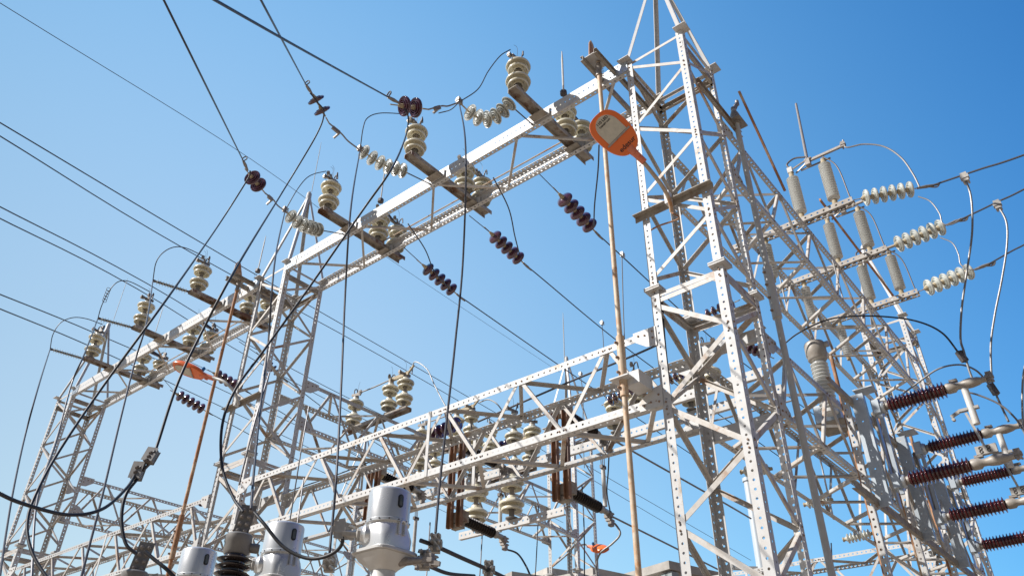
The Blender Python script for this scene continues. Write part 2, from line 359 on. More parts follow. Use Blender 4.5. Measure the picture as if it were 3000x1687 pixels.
# ------------------------------------------------------------------ trusses
def truss(a, b, along, zlo, zhi, other0, label, n, wch=.085, m='perf_s', gus=True, start_low=True):
    """four-chord box truss; along='y': chords at x=other0 and other0+1, from y=a to y=b"""
    t = thing('box_truss', label, 'box truss', V3(other0, a, zlo) if along == 'y' else V3(a, other0, zlo), 'box trusses of the switchyard')
    A, S = (EY, EX) if along == 'y' else (EX, EY)
    def pt(s, c, z): return A * s + S * (other0 + c) + EZ * z
    h = (b - a) / n
    lows = [a + .12] + [a + h * (i) for i in range(1, n)] + [b - .12]; tops = [a + h * (i + .5) for i in range(n)]
    for c, sd in ((0, 1), (1, -1)):
        for z, zd, js in ((zlo, 1, lows), (zhi, -1, tops)):
            q = MB(); q.angle(pt(a, c, z), pt(b, c, z), EZ * zd, S * sd, wch, .004, wch * 1.1)
            for j in js:
                for dj in (-.05, .05): q.bolt(pt(j + dj, c, z + zd * wch * .5) - S * sd * .0005, -S * sd, .013, .014, True)
            for e_, sg in ((a, 1), (b, -1)):
                if gus:
                    for u, v in ((.03, .03), (.03, .12), (.14, .05), (.23, .03)): q.bolt(pt(e_ + sg * u, c, z + zd * v) - S * sd * .012, -S * sd, .014, .014, True)
            q.build('chord', m, t)
    for c, sd in ((0, -1), (1, 1)):
        nrm = S * sd
        for i in range(n):
            p0 = pt(lows[i] + .03, c, zlo + wch * .5) - nrm * .010; p1 = pt(tops[i] - .03, c, zhi - wch * .5) - nrm * .010; p2 = pt(tops[i] + .03, c, zhi - wch * .5) - nrm * .010; p3 = pt(lows[i + 1] - .03, c, zlo + wch * .5) - nrm * .010
            brace(p0, p1, nrm, t, .05); brace(p2, p3, nrm, t, .05)
    for z, up in ((zhi, EZ), (zlo, -EZ)):
        pts = tops if z == zhi else lows
        for i in range(len(pts) - 1):
            zz = EZ * (z) - up * .012
            aa = pt(pts[i], .04, 0) + zz; bb = pt((pts[i] + pts[i + 1]) / 2, .96, 0) + zz; cc = pt(pts[i + 1], .04, 0) + zz
            brace(aa, bb, up, t, .056); brace(bb, cc, up, t, .056)
    q = MB(); q.bar(pt((a + b) / 2 - .45, -.006, zlo), pt((a + b) / 2 - .45, -.006, zhi), .055, .012, A); q.build('post', 'galv', t)
    q = MB(); q.bar(pt((a + b) / 2 - .45, 1.006, zlo), pt((a + b) / 2 - .45, 1.006, zhi), .055, .012, A); q.build('post', 'galv', t)
    if gus:
        for e, sg in ((a, 1), (b, -1)):
            for c, sd in ((0, -1), (1, 1)):
                for z, zd in ((zlo, 1), (zhi, -1)):
                    q = MB(); base = pt(e, c, z) + S * sd * .008; i0 = len(q.v)
                    poly = [(-.02, -.03), (.30, -.03), (.30, .09), (.12, .22), (-.02, .24)]
                    for off in (-.004, .004):
                        for u, v in poly: q.v.append(base + A * sg * u + EZ * (zd * v) + S * off)
                    k = len(poly); q.face(list(range(i0, i0 + k))); q.face(list(range(i0 + k, i0 + 2 * k))[::-1])
                    for i in range(k): j = (i + 1) % k; q.face([i0 + i, i0 + j, i0 + k + j, i0 + k + i])
                    q.build('gusset', 'galv', t)
    return t
e = .0
truss(Y[0] + 1, Y[1], 'y', 5.59, 6.60, X[0], 'broad white box truss at mid height running left from the tall near tower', 6, .098, 'perf')
truss(Y[1] + 1, Y[2], 'y', 5.55, 6.55, X[0], 'white box truss at lower left behind the smaller aluminium tanks', 6, .085)
truss(X[0] + 1, X[1], 'x', 9.25, 10.30, Y[0], 'upper receding box truss under the grey ribbed posts, right of the tall near tower', 7, .085)
truss(X[0] + 1, X[1], 'x', 5.55, 6.60, Y[0], 'lower receding box truss behind the oxblood insulators at lower right', 7, .072)
truss(X[0] + 1, X[1], 'x', 8.0, 9.02, Y[1], 'box truss receding right from the tower behind the black cables, cream insulators above it', 7, .085)
truss(X[0] + 1, X[1], 'x', 8.2, 9.2, Y[2], 'box truss receding right from the farthest left tower, seen through the black cable loop', 7, .085)
truss(Y[0] + 1, Y[1], 'y', 5.45, 6.40, X[1], 'distant low box truss seen at the bottom right between the two far towers', 6, .085)
truss(Y[1] + 1, Y[2], 'y', 5.45, 6.40, X[1], 'distant low box truss running left from the small tower at bottom centre', 6, .085)

# upper gantry beams: two deep channels with flat lacing
def gantry(y0, y1, label, joints):
    t = thing('gantry_beam', label, 'gantry beam', (X[0], y0, 11.27), 'upper gantry beams')
    q = MB(); q.channel(V3(X[0] - .004, y0, 11.41), V3(X[0] - .004, y1, 11.41), EZ, EX, .27, .085, .006, True, True); q.build('chord', 'perf_s', t)
    q = MB(); q.channel(V3(X[0] + 1.004, y0, 11.41), V3(X[0] + 1.004, y1, 11.41), EZ, -EX, .27, .085, .006, True, True); q.build('chord', 'perf_s', t)
    for i in range(len(joints) - 1):
        a, b = joints[i], joints[i + 1]; m = (a + b) / 2
        brace(V3(X[0] + .02, a, 11.29), V3(X[0] + .98, m, 11.29), -EZ, t, .045); brace(V3(X[0] + .98, m, 11.29), V3(X[0] + .02, b, 11.29), -EZ, t, .045)
        if i % 2 == 0: brace(V3(X[0] + .02, a, 11.53), V3(X[0] + .98, a, 11.53), EZ, t, .045)
    for yy in (y0, y1):
        sg = 1 if yy == y0 else -1
        q = MB(); q.slab(V3(X[0] - .012, yy - sg * .03, 11.41), V3(X[0] - .012, yy + sg * .34, 11.41), EZ, EX, .24, .008, 0, 0, False)
        for u in (.06, .14, .22, .29):
            for v in (-.07, .07): q.bolt(V3(X[0] - .016, yy + sg * u, 11.41 + v), -EX, .014)
        q.build('end_plate', 'zinc', t)
    return t
gantry(Y[0] + 1, Y[1], 'long white upper gantry beam between the tall near tower and the tower left of it', [4.2, 6.2, 8.2, 10.2, 12.2])
gantry(Y[1] + 1, Y[2], 'farther upper gantry beam running down to the farthest left tower', [13.9, 15.9, 17.9, 19.9, 21.9])

# ------------------------------------------------------------------ prototypes of insulators (built along +Z at the origin)
def cream_post(label, units=2, mt='cream', sc=1.0):
    t = thing('post_insulator', label, 'post insulator')
    q = MB(); q.lathe([(.075, 0), (.075, .012), (.034, .018), (.030, .17)]); q.build('foot', 'castgrey', t)
    z = .08
    for i in range(units):
        q = MB()
        q.lathe([(.030, z + .085), (.050, z + .085), (.054, z + .030), (.062, z + .028), (.067, z + .075), (.098, z + .066), (.116, z + .018), (.127, z + .014), (.132, z + .024), (.126, z + .048), (.085, z + .078), (.066, z + .086),
                 (.066, z + .125), (.110, z + .128), (.138, z + .092), (.151, z + .088), (.156, z + .098), (.149, z + .124), (.10, z + .158), (.064, z + .172), (.058, z + .200), (.046, z + .206)], seg=32)
        q.build('shed', mt, t)
        q = MB(); q.lathe([(.030, z + .20), (.046, z + .205), (.046, z + .225), (.028, z + .23), (.028, z + .36)] if i < units - 1 else [(.034, z + .20), (.05, z + .205), (.05, z + .235), (.03, z + .24)], seg=14); q.build('cap', 'iron', t)
        z += .275
    return t, z - .03
def ribbed(label, h, r0, r1, n, mt, capm='cement', name='ribbed_insulator', cat='ribbed insulator', cap=.10):
    t = thing(name, label, cat)
    q = MB(); q.lathe([(r0 * .95, 0), (r0 * .95, cap * .25), (r0 * .70, cap * .3), (r0 * .74, cap)], seg=20); q.build('foot', capm, t)
    prof = [(r0 * .7, cap - .01), (r0 * 1.05, cap + .005)]; L = h - 2 * cap; p = L / n
    for i in range(n):
        z = cap + .01 + i * p
        prof += [(r0, z + p * .12), (r1 * .98, z + p * .36), (r1 * 1.01, z + p * .46), (r1 * .95, z + p * .56), (r0, z + p * .68)]
    prof += [(r0 * .7, h - cap + .01)]
    q = MB(); q.lathe(prof, seg=24); q.build('shed_body', mt, t)
    q = MB(); q.lathe([(r0 * .72, h - cap), (r0 * .78, h - cap * .6), (r0 * .66, h - cap * .5), (r0 * .66, h)], seg=20); q.build('end_cap', capm, t)
    return t
def disc_string(label, n, pitch, r, mt, hub=.040, bell=False):
    t = thing('insulator_string', label, 'insulator string'); q = MB()
    q.tube([V3(0, 0, -.16), V3(0, 0, 0)], .009, 8); q.lathe([(.018, -.02), (.022, 0), (.018, .03)], seg=10)
    for i in range(n):
        z = .03 + i * pitch; q.lathe([(.012, z - .035), (hub * .55, z - .03), (hub * .8, z), (hub, z + .04), (hub * 1.02, z + .055), (hub * .9, z + .085), (.018, z + .10), (.012, z + pitch - .035)], seg=16)
    zz = .03 + n * pitch; q.tube([V3(0, 0, zz - .02), V3(0, 0, zz + .10)], .011, 8); q.build('cap_and_pin', 'cement', t)
    for i in range(n):
        z = .03 + i * pitch + .045; d = MB()
        if bell: pr = [(hub * .8, z - .012), (r * .55, z + .002), (r * .9, z + .022), (r, z + .045), (r * .985, z + .055), (r * .9, z + .048), (r * .86, z + .036), (r * .6, z + .022), (.035, z + .02), (.02, z + .05)]
        else: pr = [(hub * .8, z + .004), (r * .36, z + .004), (r * .39, z - .030), (r * .43, z - .030), (r * .46, z + .002), (r * .58, z + .002), (r * .61, z - .026), (r * .65, z - .026), (r * .68, z + .002), (r * .79, z + .004), (r * .82, z - .010), (r * .86, z - .010), (r * .89, z + .006), (r * .97, z - .004), (r, z + .010), (r * .96, z + .026), (r * .86, z + .022), (r * .6, z + .034), (hub, z + .045), (.02, z + .045)]
        d.lathe(pr, seg=28); dd = d.build('disc', mt, t)
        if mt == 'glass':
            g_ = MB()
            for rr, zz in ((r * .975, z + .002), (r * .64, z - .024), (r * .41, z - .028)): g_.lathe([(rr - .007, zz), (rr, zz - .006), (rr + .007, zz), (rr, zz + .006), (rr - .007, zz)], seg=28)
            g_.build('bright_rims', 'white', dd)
    return t, zz + .10

# ------------------------------------------------------------------ gantry crossarms with cream insulators
AY = [5.65, 8.07, 10.5, 15.1, 17.6, 20.1]; names = ['first', 'second', 'third', 'fourth', 'fifth', 'sixth']
WHO = ['rightmost gantry crossarm', 'second gantry crossarm from the right', 'third gantry crossarm from the right', 'third gantry crossarm from the left', 'second gantry crossarm from the left', 'leftmost gantry crossarm']
post0, PH = cream_post('x')
first = [True]
def use(proto_flag, proto, label, group):
    if proto_flag[0]:
        proto_flag[0] = False; proto['label'] = label; proto['group'] = group; return proto
    return dup(proto, label, group)
def clamp(q, p, s=1.0, ax=None):
    X_, Y_, Z_ = ax or (EX, EY, EZ); p = Vector(p)
    q.box(p, .04 * s, .055 * s, .10 * s, (X_, Y_, Z_)); q.box(p, .055 * s, .075 * s, .035 * s, (X_, Y_, Z_))
    for a in (-1, 0, 1):
        for b in (-1, 1): q.lathe([(.011 * s, 0), (.011 * s, .045 * s), (.005 * s, .06 * s)], p + Z_ * a * .034 * s + Y_ * b * .018 * s + X_ * .015 * s, X_, 6)
for i, y in enumerate(AY):
    posts_ = {}
    t = thing('crossarm', 'dusty dark channel crossarm carrying three cream insulators, the ' + WHO[i], 'crossarm', (X[0], y, 11.39), 'crossarms through the upper gantry beams')
    q = MB(); q.channel(V3(6.74, y, 11.436), V3(8.93, y, 11.436), EY, -EZ, .19, .085, .009, False, False); q.build('channel', 'inner', t)
    for c_, w_ in ((V3(X[0] - .03, y, 11.40), .016), (V3(X[0] + .96, y, 11.40), .016)):
        q = MB(); q.box(c_, w_, .36, .17); q.build('clip_plate', 'galv', t)
        q = MB(); q.box(c_ + V3(-.08, 0, -.076), .15, .28, .012); q.build('clip_plate', 'dirty', t)
    for xx, wh in ((6.89, 'front'), (8.22, 'middle'), (8.72, 'rear')):
        o = use(first, post0, 'cream porcelain post on the %s of the %s' % ({'front': 'near end', 'middle': 'middle', 'rear': 'back end'}[wh], WHO[i]), 'cream post insulators')
        place(o, (xx, y, 11.445), None, i * .4); o.scale = (1.36, 1.36, 1.32); posts_[wh] = o
    zt = 11.445 + (PH + .02) * 1.32
    rp, fp = posts_['rear'], posts_['front']
    q = MB(); q.bar(V3(8.10, y, zt), V3(8.85, y + .08, zt + .02), .045, .055); q.bar(V3(8.3, y - .05, zt + .04), V3(8.7, y + .1, zt + .06), .035); attach(q.build('contact_arm', 'dark'), rp)
    q = MB(); clamp(q, V3(8.86, y + .08, zt + .05)); attach(q.build('terminal_clamp', 'iron'), rp)
    q = MB(); q.bar(V3(6.76, y + .03, zt), V3(7.02, y, zt), .06, .03); clamp(q, V3(6.74, y + .08, zt + .03), .9); attach(q.build('terminal_clamp', 'iron'), fp)
    q = MB(); q.tube([V3(6.95, y, zt), V3(6.97, y - .02, zt + .14), V3(6.93, y - .07, zt + .17), V3(6.91, y - .09, zt + .04)], .013, 8); q.tube([V3(6.86, y, zt), V3(6.86, y, zt + .24), V3(6.82, y + .04, zt + .32)], .003, 5); attach(q.build('contact_horn', 'dark'), fp)

for a, b, lab in ((AY[0], AY[2], 'thin rust-stained drive rod lying along the nearer upper gantry beam'), (AY[3], AY[5], 'thin rust-stained drive rod lying along the farther upper gantry beam')):
    t = thing('drive_rod', lab, 'drive rod', (8.36, a, 11.56), 'drive rods along the gantry'); q = MB(); q.tube([V3(8.36, a, 11.56), V3(8.36, b, 11.56)], .014, 8); q.build('rod', 'oldpipe', t)
    for yy in (a, (a + b) / 2, b): q = MB(); q.bar(V3(8.2, yy, 11.53), V3(8.4, yy, 11.545), .03, .02); q.build('crank', 'rust', t)

# glass strings on the near side
GPX = {'first': [(1377, 330), (1401, 345), (1427, 350), (1452, 341), (1473, 325), (1491, 305)], 'second': [(1066, 446), (1090, 463), (1113, 477), (1136, 488), (1158, 494), (1179, 500)], 'third': [(852, 634), (872, 650), (890, 660), (906, 665), (919, 670), (931, 673)]}
GDP = {'first': .09, 'second': .09, 'third': .11}
P2, P2L = disc_string('x', 2, .20, .150, 'purple'); f2 = [True]
STR = [((1560, 352), (1345, 300), 'first'), ((1255, 545), (1055, 440), 'second'), ((1000, 690), (835, 618), 'third')]
ORD = {'first': 'nearest the tall near tower', 'second': 'hanging above the middle of the long gantry beam', 'third': 'farthest left, before the peak of the second tower'}
ends = {}
ORP = {'first': 'the rightmost one', 'second': 'the middle one', 'third': 'the leftmost, lowest one'}
for (a, b, nm), y in zip(STR, AY[:3]):
    A = V3(X[0] - .02, y + .2, 11.33); B = near_on_ray(*b, A, -.72); d = (A - B).normalized()
    gp_ = GPX[nm]; dA = (A - CAM).length - .34; n6 = len(gp_)
    pts_ = [P(*q2, d=dA - (n6 - 1 - k) * GDP[nm]) for k, q2 in enumerate(gp_)]; B = P(*b, d=(pts_[0] - CAM).length - .12); d = (A - pts_[-1]).normalized()
    o = thing('insulator_string', 'string of six clear glass discs before the gantry beam, ' + ORP[nm], 'insulator string', B, 'glass insulator strings')
    q = MB(); q.tube([B] + pts_ + [pts_[-1] + d * .12], .012, 8, 5)
    for k, p_ in enumerate(pts_):
        t_ = (pts_[min(k + 1, n6 - 1)] - pts_[max(k - 1, 0)]).normalized(); q.lathe([(.02, -.05), (.036, -.03), (.038, .02), (.02, .035)], p_ + t_ * .02, t_, 14)
    q.build('cap_and_pin', 'cement', o)
    for k, p_ in enumerate(pts_):
        t_ = (pts_[min(k + 1, n6 - 1)] - pts_[max(k - 1, 0)]).normalized(); r = .140; d_ = MB()
        d_.lathe([(.03, .0), (r * .36, .0), (r * .39, -.028), (r * .43, -.028), (r * .46, .0), (r * .58, .0), (r * .61, -.024), (r * .65, -.024), (r * .68, .0), (r * .8, .002), (r * .9, .004), (r * .97, -.006), (r, .008), (r * .9, .022), (r * .6, .034), (.035, .045), (.02, .045)], p_, t_, 28); dd = d_.build('disc', 'glass', o)
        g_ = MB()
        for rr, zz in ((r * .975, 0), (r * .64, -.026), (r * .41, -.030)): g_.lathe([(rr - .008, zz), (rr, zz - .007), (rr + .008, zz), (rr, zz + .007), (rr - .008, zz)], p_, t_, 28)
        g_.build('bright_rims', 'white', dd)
    GL = (pts_[-1] - B).length + .1
    t = thing('guy_rod', 'thin dark rod tying a glass string to the gantry beam, ' + ORP[nm], 'tie rod', A, 'tie rods of the glass strings')
    q = MB(); q.tube([pts_[-1] + d * .1, A], .011, 8); q.lathe([(.02, -.02), (.02, .02)], A, d, 8); q.build('rod', 'dark', t)
    ends[nm] = B
PUR = [('first', (1262, 322), (1187, 312), (1137, 285), .85), ('second', (968, 368), (925, 292), (897, 250), .6), ('third', (780, 570), (732, 512), (713, 472), .75)]
pend = {}
for nm, a, b, c, xp in PUR:
    A = near_on_ray(*a, ends[nm], xp); B = near_on_ray(*b, A, {'first': -.82, 'second': -.99, 'third': -.78}[nm]); C_ = near_on_ray(*c, B, .34); d = (A - B).normalized()
    o = use(f2, P2, 'pair of glossy purple discs, ' + ORP[nm], 'purple disc pairs'); place(o, A - d * (P2L + .03), d)
    t = thing('turnbuckle', 'corroded turnbuckle link between glass and purple discs, ' + ORP[nm], 'turnbuckle', A, 'turnbuckles of the incoming lines')
    E_ = ends[nm]; q = MB(); q.tube([A - d * .04, A + (E_ - A) * .35 + EZ * .02, A + (E_ - A) * .6 - EZ * .02, E_], .013, 8)
    q.build('link', 'iron', t); q = MB(); mp = A + (E_ - A) * .3; q.bar(mp, mp + (A - E_).normalized() * .15, .06, .04); q.bar(mp, mp + V3(-.03, .10, -.08), .03, .03); q.build('clevis', 'iron', t)
    q = MB(); clamp(q, E_ + V3(-.02, 0, .03), 1.1); q.build('clamp', 'iron', t)
    t = thing('dead_end_clamp', 'dark grip with looped tail at the purple disc pair, ' + ORP[nm], 'clamp', C_, 'dead-end grips of the incoming lines')
    q = MB(); q.rings([B + (C_ - B) * .3, C_ + (B - C_) * .3, C_], [.012, .028, .02], 10); q.build('grip', 'iron', t)
    q = MB(); sdv = (C_ - B).cross(EZ).normalized()
    q.tube([C_, C_ + sdv * -.05 + EZ * .05, C_ + sdv * -.02 + EZ * .10, C_ + sdv * .03 + EZ * .05, C_], .010, 8, 6); q.build('tail_loop', 'dark', t)
    pend[nm] = C_

PD = [(pend[k] - CAM).length for k in ('first', 'second', 'third')]
def wire(name, label, cat, pts, r, m, group=None, seg=8, n=10):
    o = MB(); o.tube([Vector(p) for p in pts], r, seg, n); return tag(o.build(name, m), label, cat, group)
# incoming line conductors
wire('line_conductor', 'thick black conductor slanting down from the top edge to the rightmost purple discs', 'conductor', [P(470, -90, d=5.0), P(880, 143, d=7.2), pend['first']], .0112, 'cond', 'incoming line conductors')
wire('line_conductor', 'black conductor dropping steeply from the top edge, crossing the thick slanting one', 'conductor', [P(700, -120, d=7.0), P(800, 68, d=7.8), pend['second']], .0100, 'cond', 'incoming line conductors')
wire('line_conductor', 'leftmost steep black conductor from the top edge to the lowest purple discs', 'conductor', [P(420, -120, d=7.8), P(590, 224, d=8.6), pend['third']], .0105, 'cond', 'incoming line conductors')
# jumpers down to the terminals
def PW(lst): return [P(a, b, d=d) for a, b, d in lst]
wire('jumper_cable', 'long black cable sweeping from the rightmost purple discs down to the black bushing', 'cable', PW([(1186, 318, PD[0]), (1196, 345, PD[0] - .05), (1190, 395, PD[0] - .2), (1150, 490, 8.7), (1060, 620, 8.5), (900, 850, 8.0), (770, 1030, 7.5), (690, 1140, 7.2), (652, 1240, 7.0), (650, 1360, 6.8), (680, 1450, 6.6), (712, 1498, 6.45)]), .0115, 'cable', 'black jumper cables', 10)
wire('jumper_cable', 'black cable from the middle purple discs down to the pair of parallel connectors', 'cable', PW([(908, 272, PD[1] - .1), (930, 300, PD[1] - .05), (949, 332, PD[1] - .1), (925, 400, PD[1] - .2), (828, 562, PD[1] - .5), (700, 771, 8.3), (590, 975, 7.6), (520, 1124, 7.2), (465, 1290, 6.9), (452, 1325, 6.8)]), .0118, 'cable', 'black jumper cables', 10)
wire('jumper_cable', 'black cable from the leftmost purple discs down to the lower left corner', 'cable', PW([(733, 500, PD[2]), (724, 528, PD[2]), (640, 660, PD[2] - .4), (500, 860, 9.0), (307, 1124, 8.2), (180, 1310, 7.6), (108, 1440, 7.2), (80, 1530, 7.0), (95, 1620, 6.8), (150, 1710, 6.6)]), .0118, 'cable', 'black jumper cables', 10)
wire('jumper_cable', 'heavy black cable sagging from the left edge up to the lower parallel connector', 'cable', PW([(-40, 1425, 5.6), (60, 1472, 5.8), (200, 1507, 6.1), (300, 1490, 6.3), (370, 1430, 6.6), (396, 1390, 6.8)]), .0118, 'cable', 'black jumper cables', 10)
wire('jumper_cable', 'black cable curving from the lower parallel connector down to the leftmost bushing plate', 'cable', PW([(404, 1400, 6.8), (368, 1450, 6.7), (356, 1520, 6.6), (368, 1590, 6.5), (400, 1622, 6.45)]), .0125, 'cable', 'black jumper cables', 10)
wire('jumper_cable', 'black cable sagging in a bowl from the black bushing plate to the largest aluminium tank', 'cable', PW([(745, 1500, 6.4), (775, 1535, 6.3), (830, 1600, 6.2), (900, 1634, 6.1), (965, 1625, 6.0), (1003, 1588, 5.95)]) + [V3(3.80, 4.32, 3.33) + V3(-.82, .57, 0).normalized() * .35], .0130, 'cable', 'black jumper cables', 10)
wire('jumper_cable', 'black cable running from the leftmost bushing plate down to the smallest aluminium tank', 'cable', PW([(425, 1615, 6.4), (455, 1640, 6.35), (490, 1668, 6.3), (530, 1710, 6.3)]), .0130, 'cable', 'black jumper cables', 10)
# parallel groove connectors
t = thing('cable_connector', 'pair of bolted aluminium parallel connectors joining black cables at lower left', 'cable connector', P(425, 1345, d=6.85))
for a, b in (((452, 1318), (432, 1352)), ((412, 1358), (395, 1402))):
    A, B = P(*a, d=6.85), P(*b, d=6.8); q = MB(); q.bar(A, B, .075, .06, RT)
    t1 = (B - A).normalized(); nn = -FW
    q.build('connector_block', 'castgrey', t, .006); q = MB()
    for k in (.2, .5, .8): q.lathe([(.018, 0), (.018, .008), (.012, .012), (.012, .016)], A.lerp(B, k) + nn * .03, nn, 10)
    q.build('bolts', 'dark', t)
q = MB(); q.tube([P(437, 1345, d=6.85), P(408, 1372, d=6.8)], .012, 8); q.tube([P(446, 1350, d=6.85), P(418, 1378, d=6.8)], .012, 8); q.build('link_rods', 'dark', t)

# jumpers near the gantry front posts
for i, (lab, pts, x0_) in enumerate([
        ('grey jumper wire from the first glass string up to the highest cream post', [(1378, 300), (1400, 262), (1430, 210), (1465, 165), (1495, 146)], 6.7),
        ('grey jumper wire arching from the second glass string to the rightmost purple discs', [(1063, 420), (1064, 375), (1078, 345), (1115, 332), (1182, 334)], 6.45),
        ('grey jumper wire from the third glass string up to the nearest lower cream post', [(851, 596), (868, 560), (895, 525), (920, 510), (955, 502)], 6.75)]):
    e_ = ends[('first', 'second', 'third')[i]]; n_ = len(pts) - 1; dE = (e_ - CAM).length; dF = (P(*pts[-1], x=x0_) - CAM).length
    wire('jumper_wire', lab, 'wire', [e_] + [P(a, b, d=dE + (dF - dE) * k / n_) for k, (a, b) in enumerate(pts) if k], .009, 'cond', 'short jumper wires')
wire('jumper_wire', 'grey link wire between the first glass string and the rightmost turnbuckle', 'wire', [ends['first'], P(1320, 322, x=6.3), P(1285, 332, x=6.25)], .009, 'cond', 'short jumper wires')
DR = [('thin grey wire hanging straight down from the first glass string past the lower beam', [(1364, 430, 9.0), (1357, 750, 8.3), (1334, 1000, 7.6), (1312, 1200, 7.0), (1290, 1400, 6.6), (1276, 1560, 6.3)]),
      ('thin grey wire hanging straight down from the second glass string to the middle tank', [(1029, 600, 9.2), (1012, 850, 8.6), (1000, 1124, 7.7), (985, 1400, 6.9), (968, 1590, 6.6), (964, 1650, 6.5)]),
      ('thin grey wire hanging from the third glass string down to the black bushing plate', [(806, 760, 9.8), (786, 1000, 9.0), (762, 1200, 8.0), (745, 1370, 7.0), (735, 1490, 6.45)])]
for (lab, pts), nm in zip(DR, ('first', 'second', 'third')): wire('drop_wire', lab, 'wire', [ends[nm]] + PW(pts), .0105, 'cond', 'drop wires from the glass strings', 8)

# grey spiky post insulators pointing out from the far crossarms
sp = thing('rod_insulator', 'x', 'rod insulator'); fs = [True]
q = MB(); q.lathe([(.05, 0), (.05, .05), (.034, .06), (.034, 1.08), (.045, 1.09), (.045, 1.16)], seg=14); q.build('core', 'core', sp)
for k in range(11):
    q = MB(); z = .12 + k * .088; q.lathe([(.034, z), (.055, z + .012), (.098, z + .020), (.100, z + .026), (.05, z + .034), (.034, z + .045)], seg=20); q.build('shed', 'white', sp)
    if k < 10: q = MB(); z += .052; q.lathe([(.034, z), (.062, z + .012), (.034, z + .022)], seg=16); q.build('small_shed', 'grey', sp)
SP = [((570, 862), (448, 822), 'highest of the three'), ((420, 985), (287, 932), 'middle one of the three'), ((262, 1062), (147, 1022), 'lowest, farthest left')]
spe = []
for i, (a, b, w) in enumerate(SP):
    yy = AY[3 + i]; A = V3(6.74, yy, 11.36); B = near_on_ray(*b, A, .0); d = (B - A).normalized()
    o = use(fs, sp, 'slim horizontal spiky grey insulator jutting left from the farther gantry, ' + w, 'spiky rod insulators'); place(o, A, d); k_ = (B - A).length / 1.16; o.scale = (k_ * 1.05, k_ * 1.05, k_); spe.append(B)
JL = [('dark jumper wire arching over the highest spiky insulator to its cream post', 0, [(457, 770), (478, 740), (510, 724), (545, 727), (600, 752)]),
      ('dark jumper wire with a spring coil arching over the middle spiky insulator', 1, [(298, 895), (318, 855), (345, 826), (380, 825), (440, 855)]),
      ('dark jumper wire arching over the lowest spiky insulator at far left', 2, [(155, 980), (178, 945), (215, 930), (255, 934), (300, 950)])]
for lab, k, pts in JL: wire('jumper_wire', lab, 'wire', [spe[k]] + [P(a, b, d=(spe[k] - CAM).length + .12 * j) for j, (a, b) in enumerate(pts)], .011, 'cond', 'jumpers over the spiky insulators')
DL = [('dark wire dropping from the highest spiky insulator to the bottom edge', 0, [(430, 940, 13.5), (395, 1060, 12.6), (350, 1240, 11), (300, 1450, 9.5), (235, 1700, 8.6)]),
      ('dark wire dropping from the middle spiky insulator across the farthest left tower', 1, [(250, 1030, 14.5), (210, 1124, 13.8), (165, 1290, 12.2), (110, 1460, 10.4), (92, 1700, 9)]),
      ('dark wire dropping from the lowest spiky insulator near the left edge', 2, [(115, 1124, 15), (75, 1270, 13.6), (42, 1420, 12), (18, 1560, 11), (-2, 1700, 10)])]
for lab, k, pts in DL: wire('drop_wire', lab, 'wire', [spe[k]] + PW(pts), .0125, 'cond', 'drop wires from the spiky insulators')
sc_ = thing('spring_connector', 'small coiled spring connector on the arched wire above the middle spiky insulator', 'connector', P(315, 862, x=5.9)); q = MB()
for k in range(5): c = P(306 + k * 3, 880 - k * 8, x=5.9); q.rings([c + V3(.05 * cos(an), .0, .05 * sin(an)) for an in [j * pi / 5 for j in range(11)]], .006, 6)
q.build('coil', 'dark', sc_)

# outgoing purple strings behind the gantry and their conductors
p5, P5L = disc_string('x', 5, .15, .125, 'purple', .036, True); f5 = [True]
OUT = [((1575, 505), (1640, 570), (1745, 680), (2110, 1010), (2420, 1240), 6.35, 'highest, right'),
       ((1375, 632), (1437, 682), (1535, 772), (1870, 1045), (2330, 1370), 8.3, 'middle'),
       ((1180, 722), (1240, 777), (1340, 863), (1700, 1112), (2100, 1380), 10.6, 'lower, left'),
       ((790, 1020), (762, 1042), (822, 1100), (1020, 1245), (1300, 1420), 13.4, 'seen through the second tower'),
       ((560, 1060), (625, 1092), (715, 1142), (1000, 1310), (1300, 1470), 15.6, 'just left of the second tower'),
       ((470, 1125), (515, 1152), (605, 1205), (900, 1360), (1200, 1500), 18.0, 'below the second orange lamp')]
for i, (a, b, c, m_, e_, yy, w) in enumerate(OUT):
    A = P(*a, x=8.55); B = P(*b, y=A.y); C_ = P(*c, y=A.y)
    if i == 3: B = P(762, 1042, y=15.4); C_ = P(822, 1100, y=15.4); A = P(700, 1000, y=15.4)
    if i > 3: A = V3(8.55, A.y, 11.3); B = P(*b, x=10.2); C_ = P(*c, x=11.4)
    D1 = P(*m_, x=15.5); D2 = P(*e_, x=22)
    d = (C_ - B).normalized(); o = use(f5, p5, 'string of five dark purple discs behind the gantry, ' + w, 'purple disc strings'); place(o, B, d)
    o.scale = [((C_ - B).length) / P5L] * 3
    wire('tie_wire', 'thin tie wire from the gantry to the purple string, ' + w, 'wire', [A, B], .008, 'dark', 'tie wires of the purple strings')
    wire('outgoing_conductor', 'dark conductor descending right from the purple string, ' + w, 'conductor', [C_, D1, D2], .0125, 'cond', 'outgoing conductors')
    q = MB(); q.rings([C_ - d * .03, C_ + d * .12, C_ + d * .25], [.02, .026, .014], 10); attach(q.build('dead_end_grip', 'iron'), o)
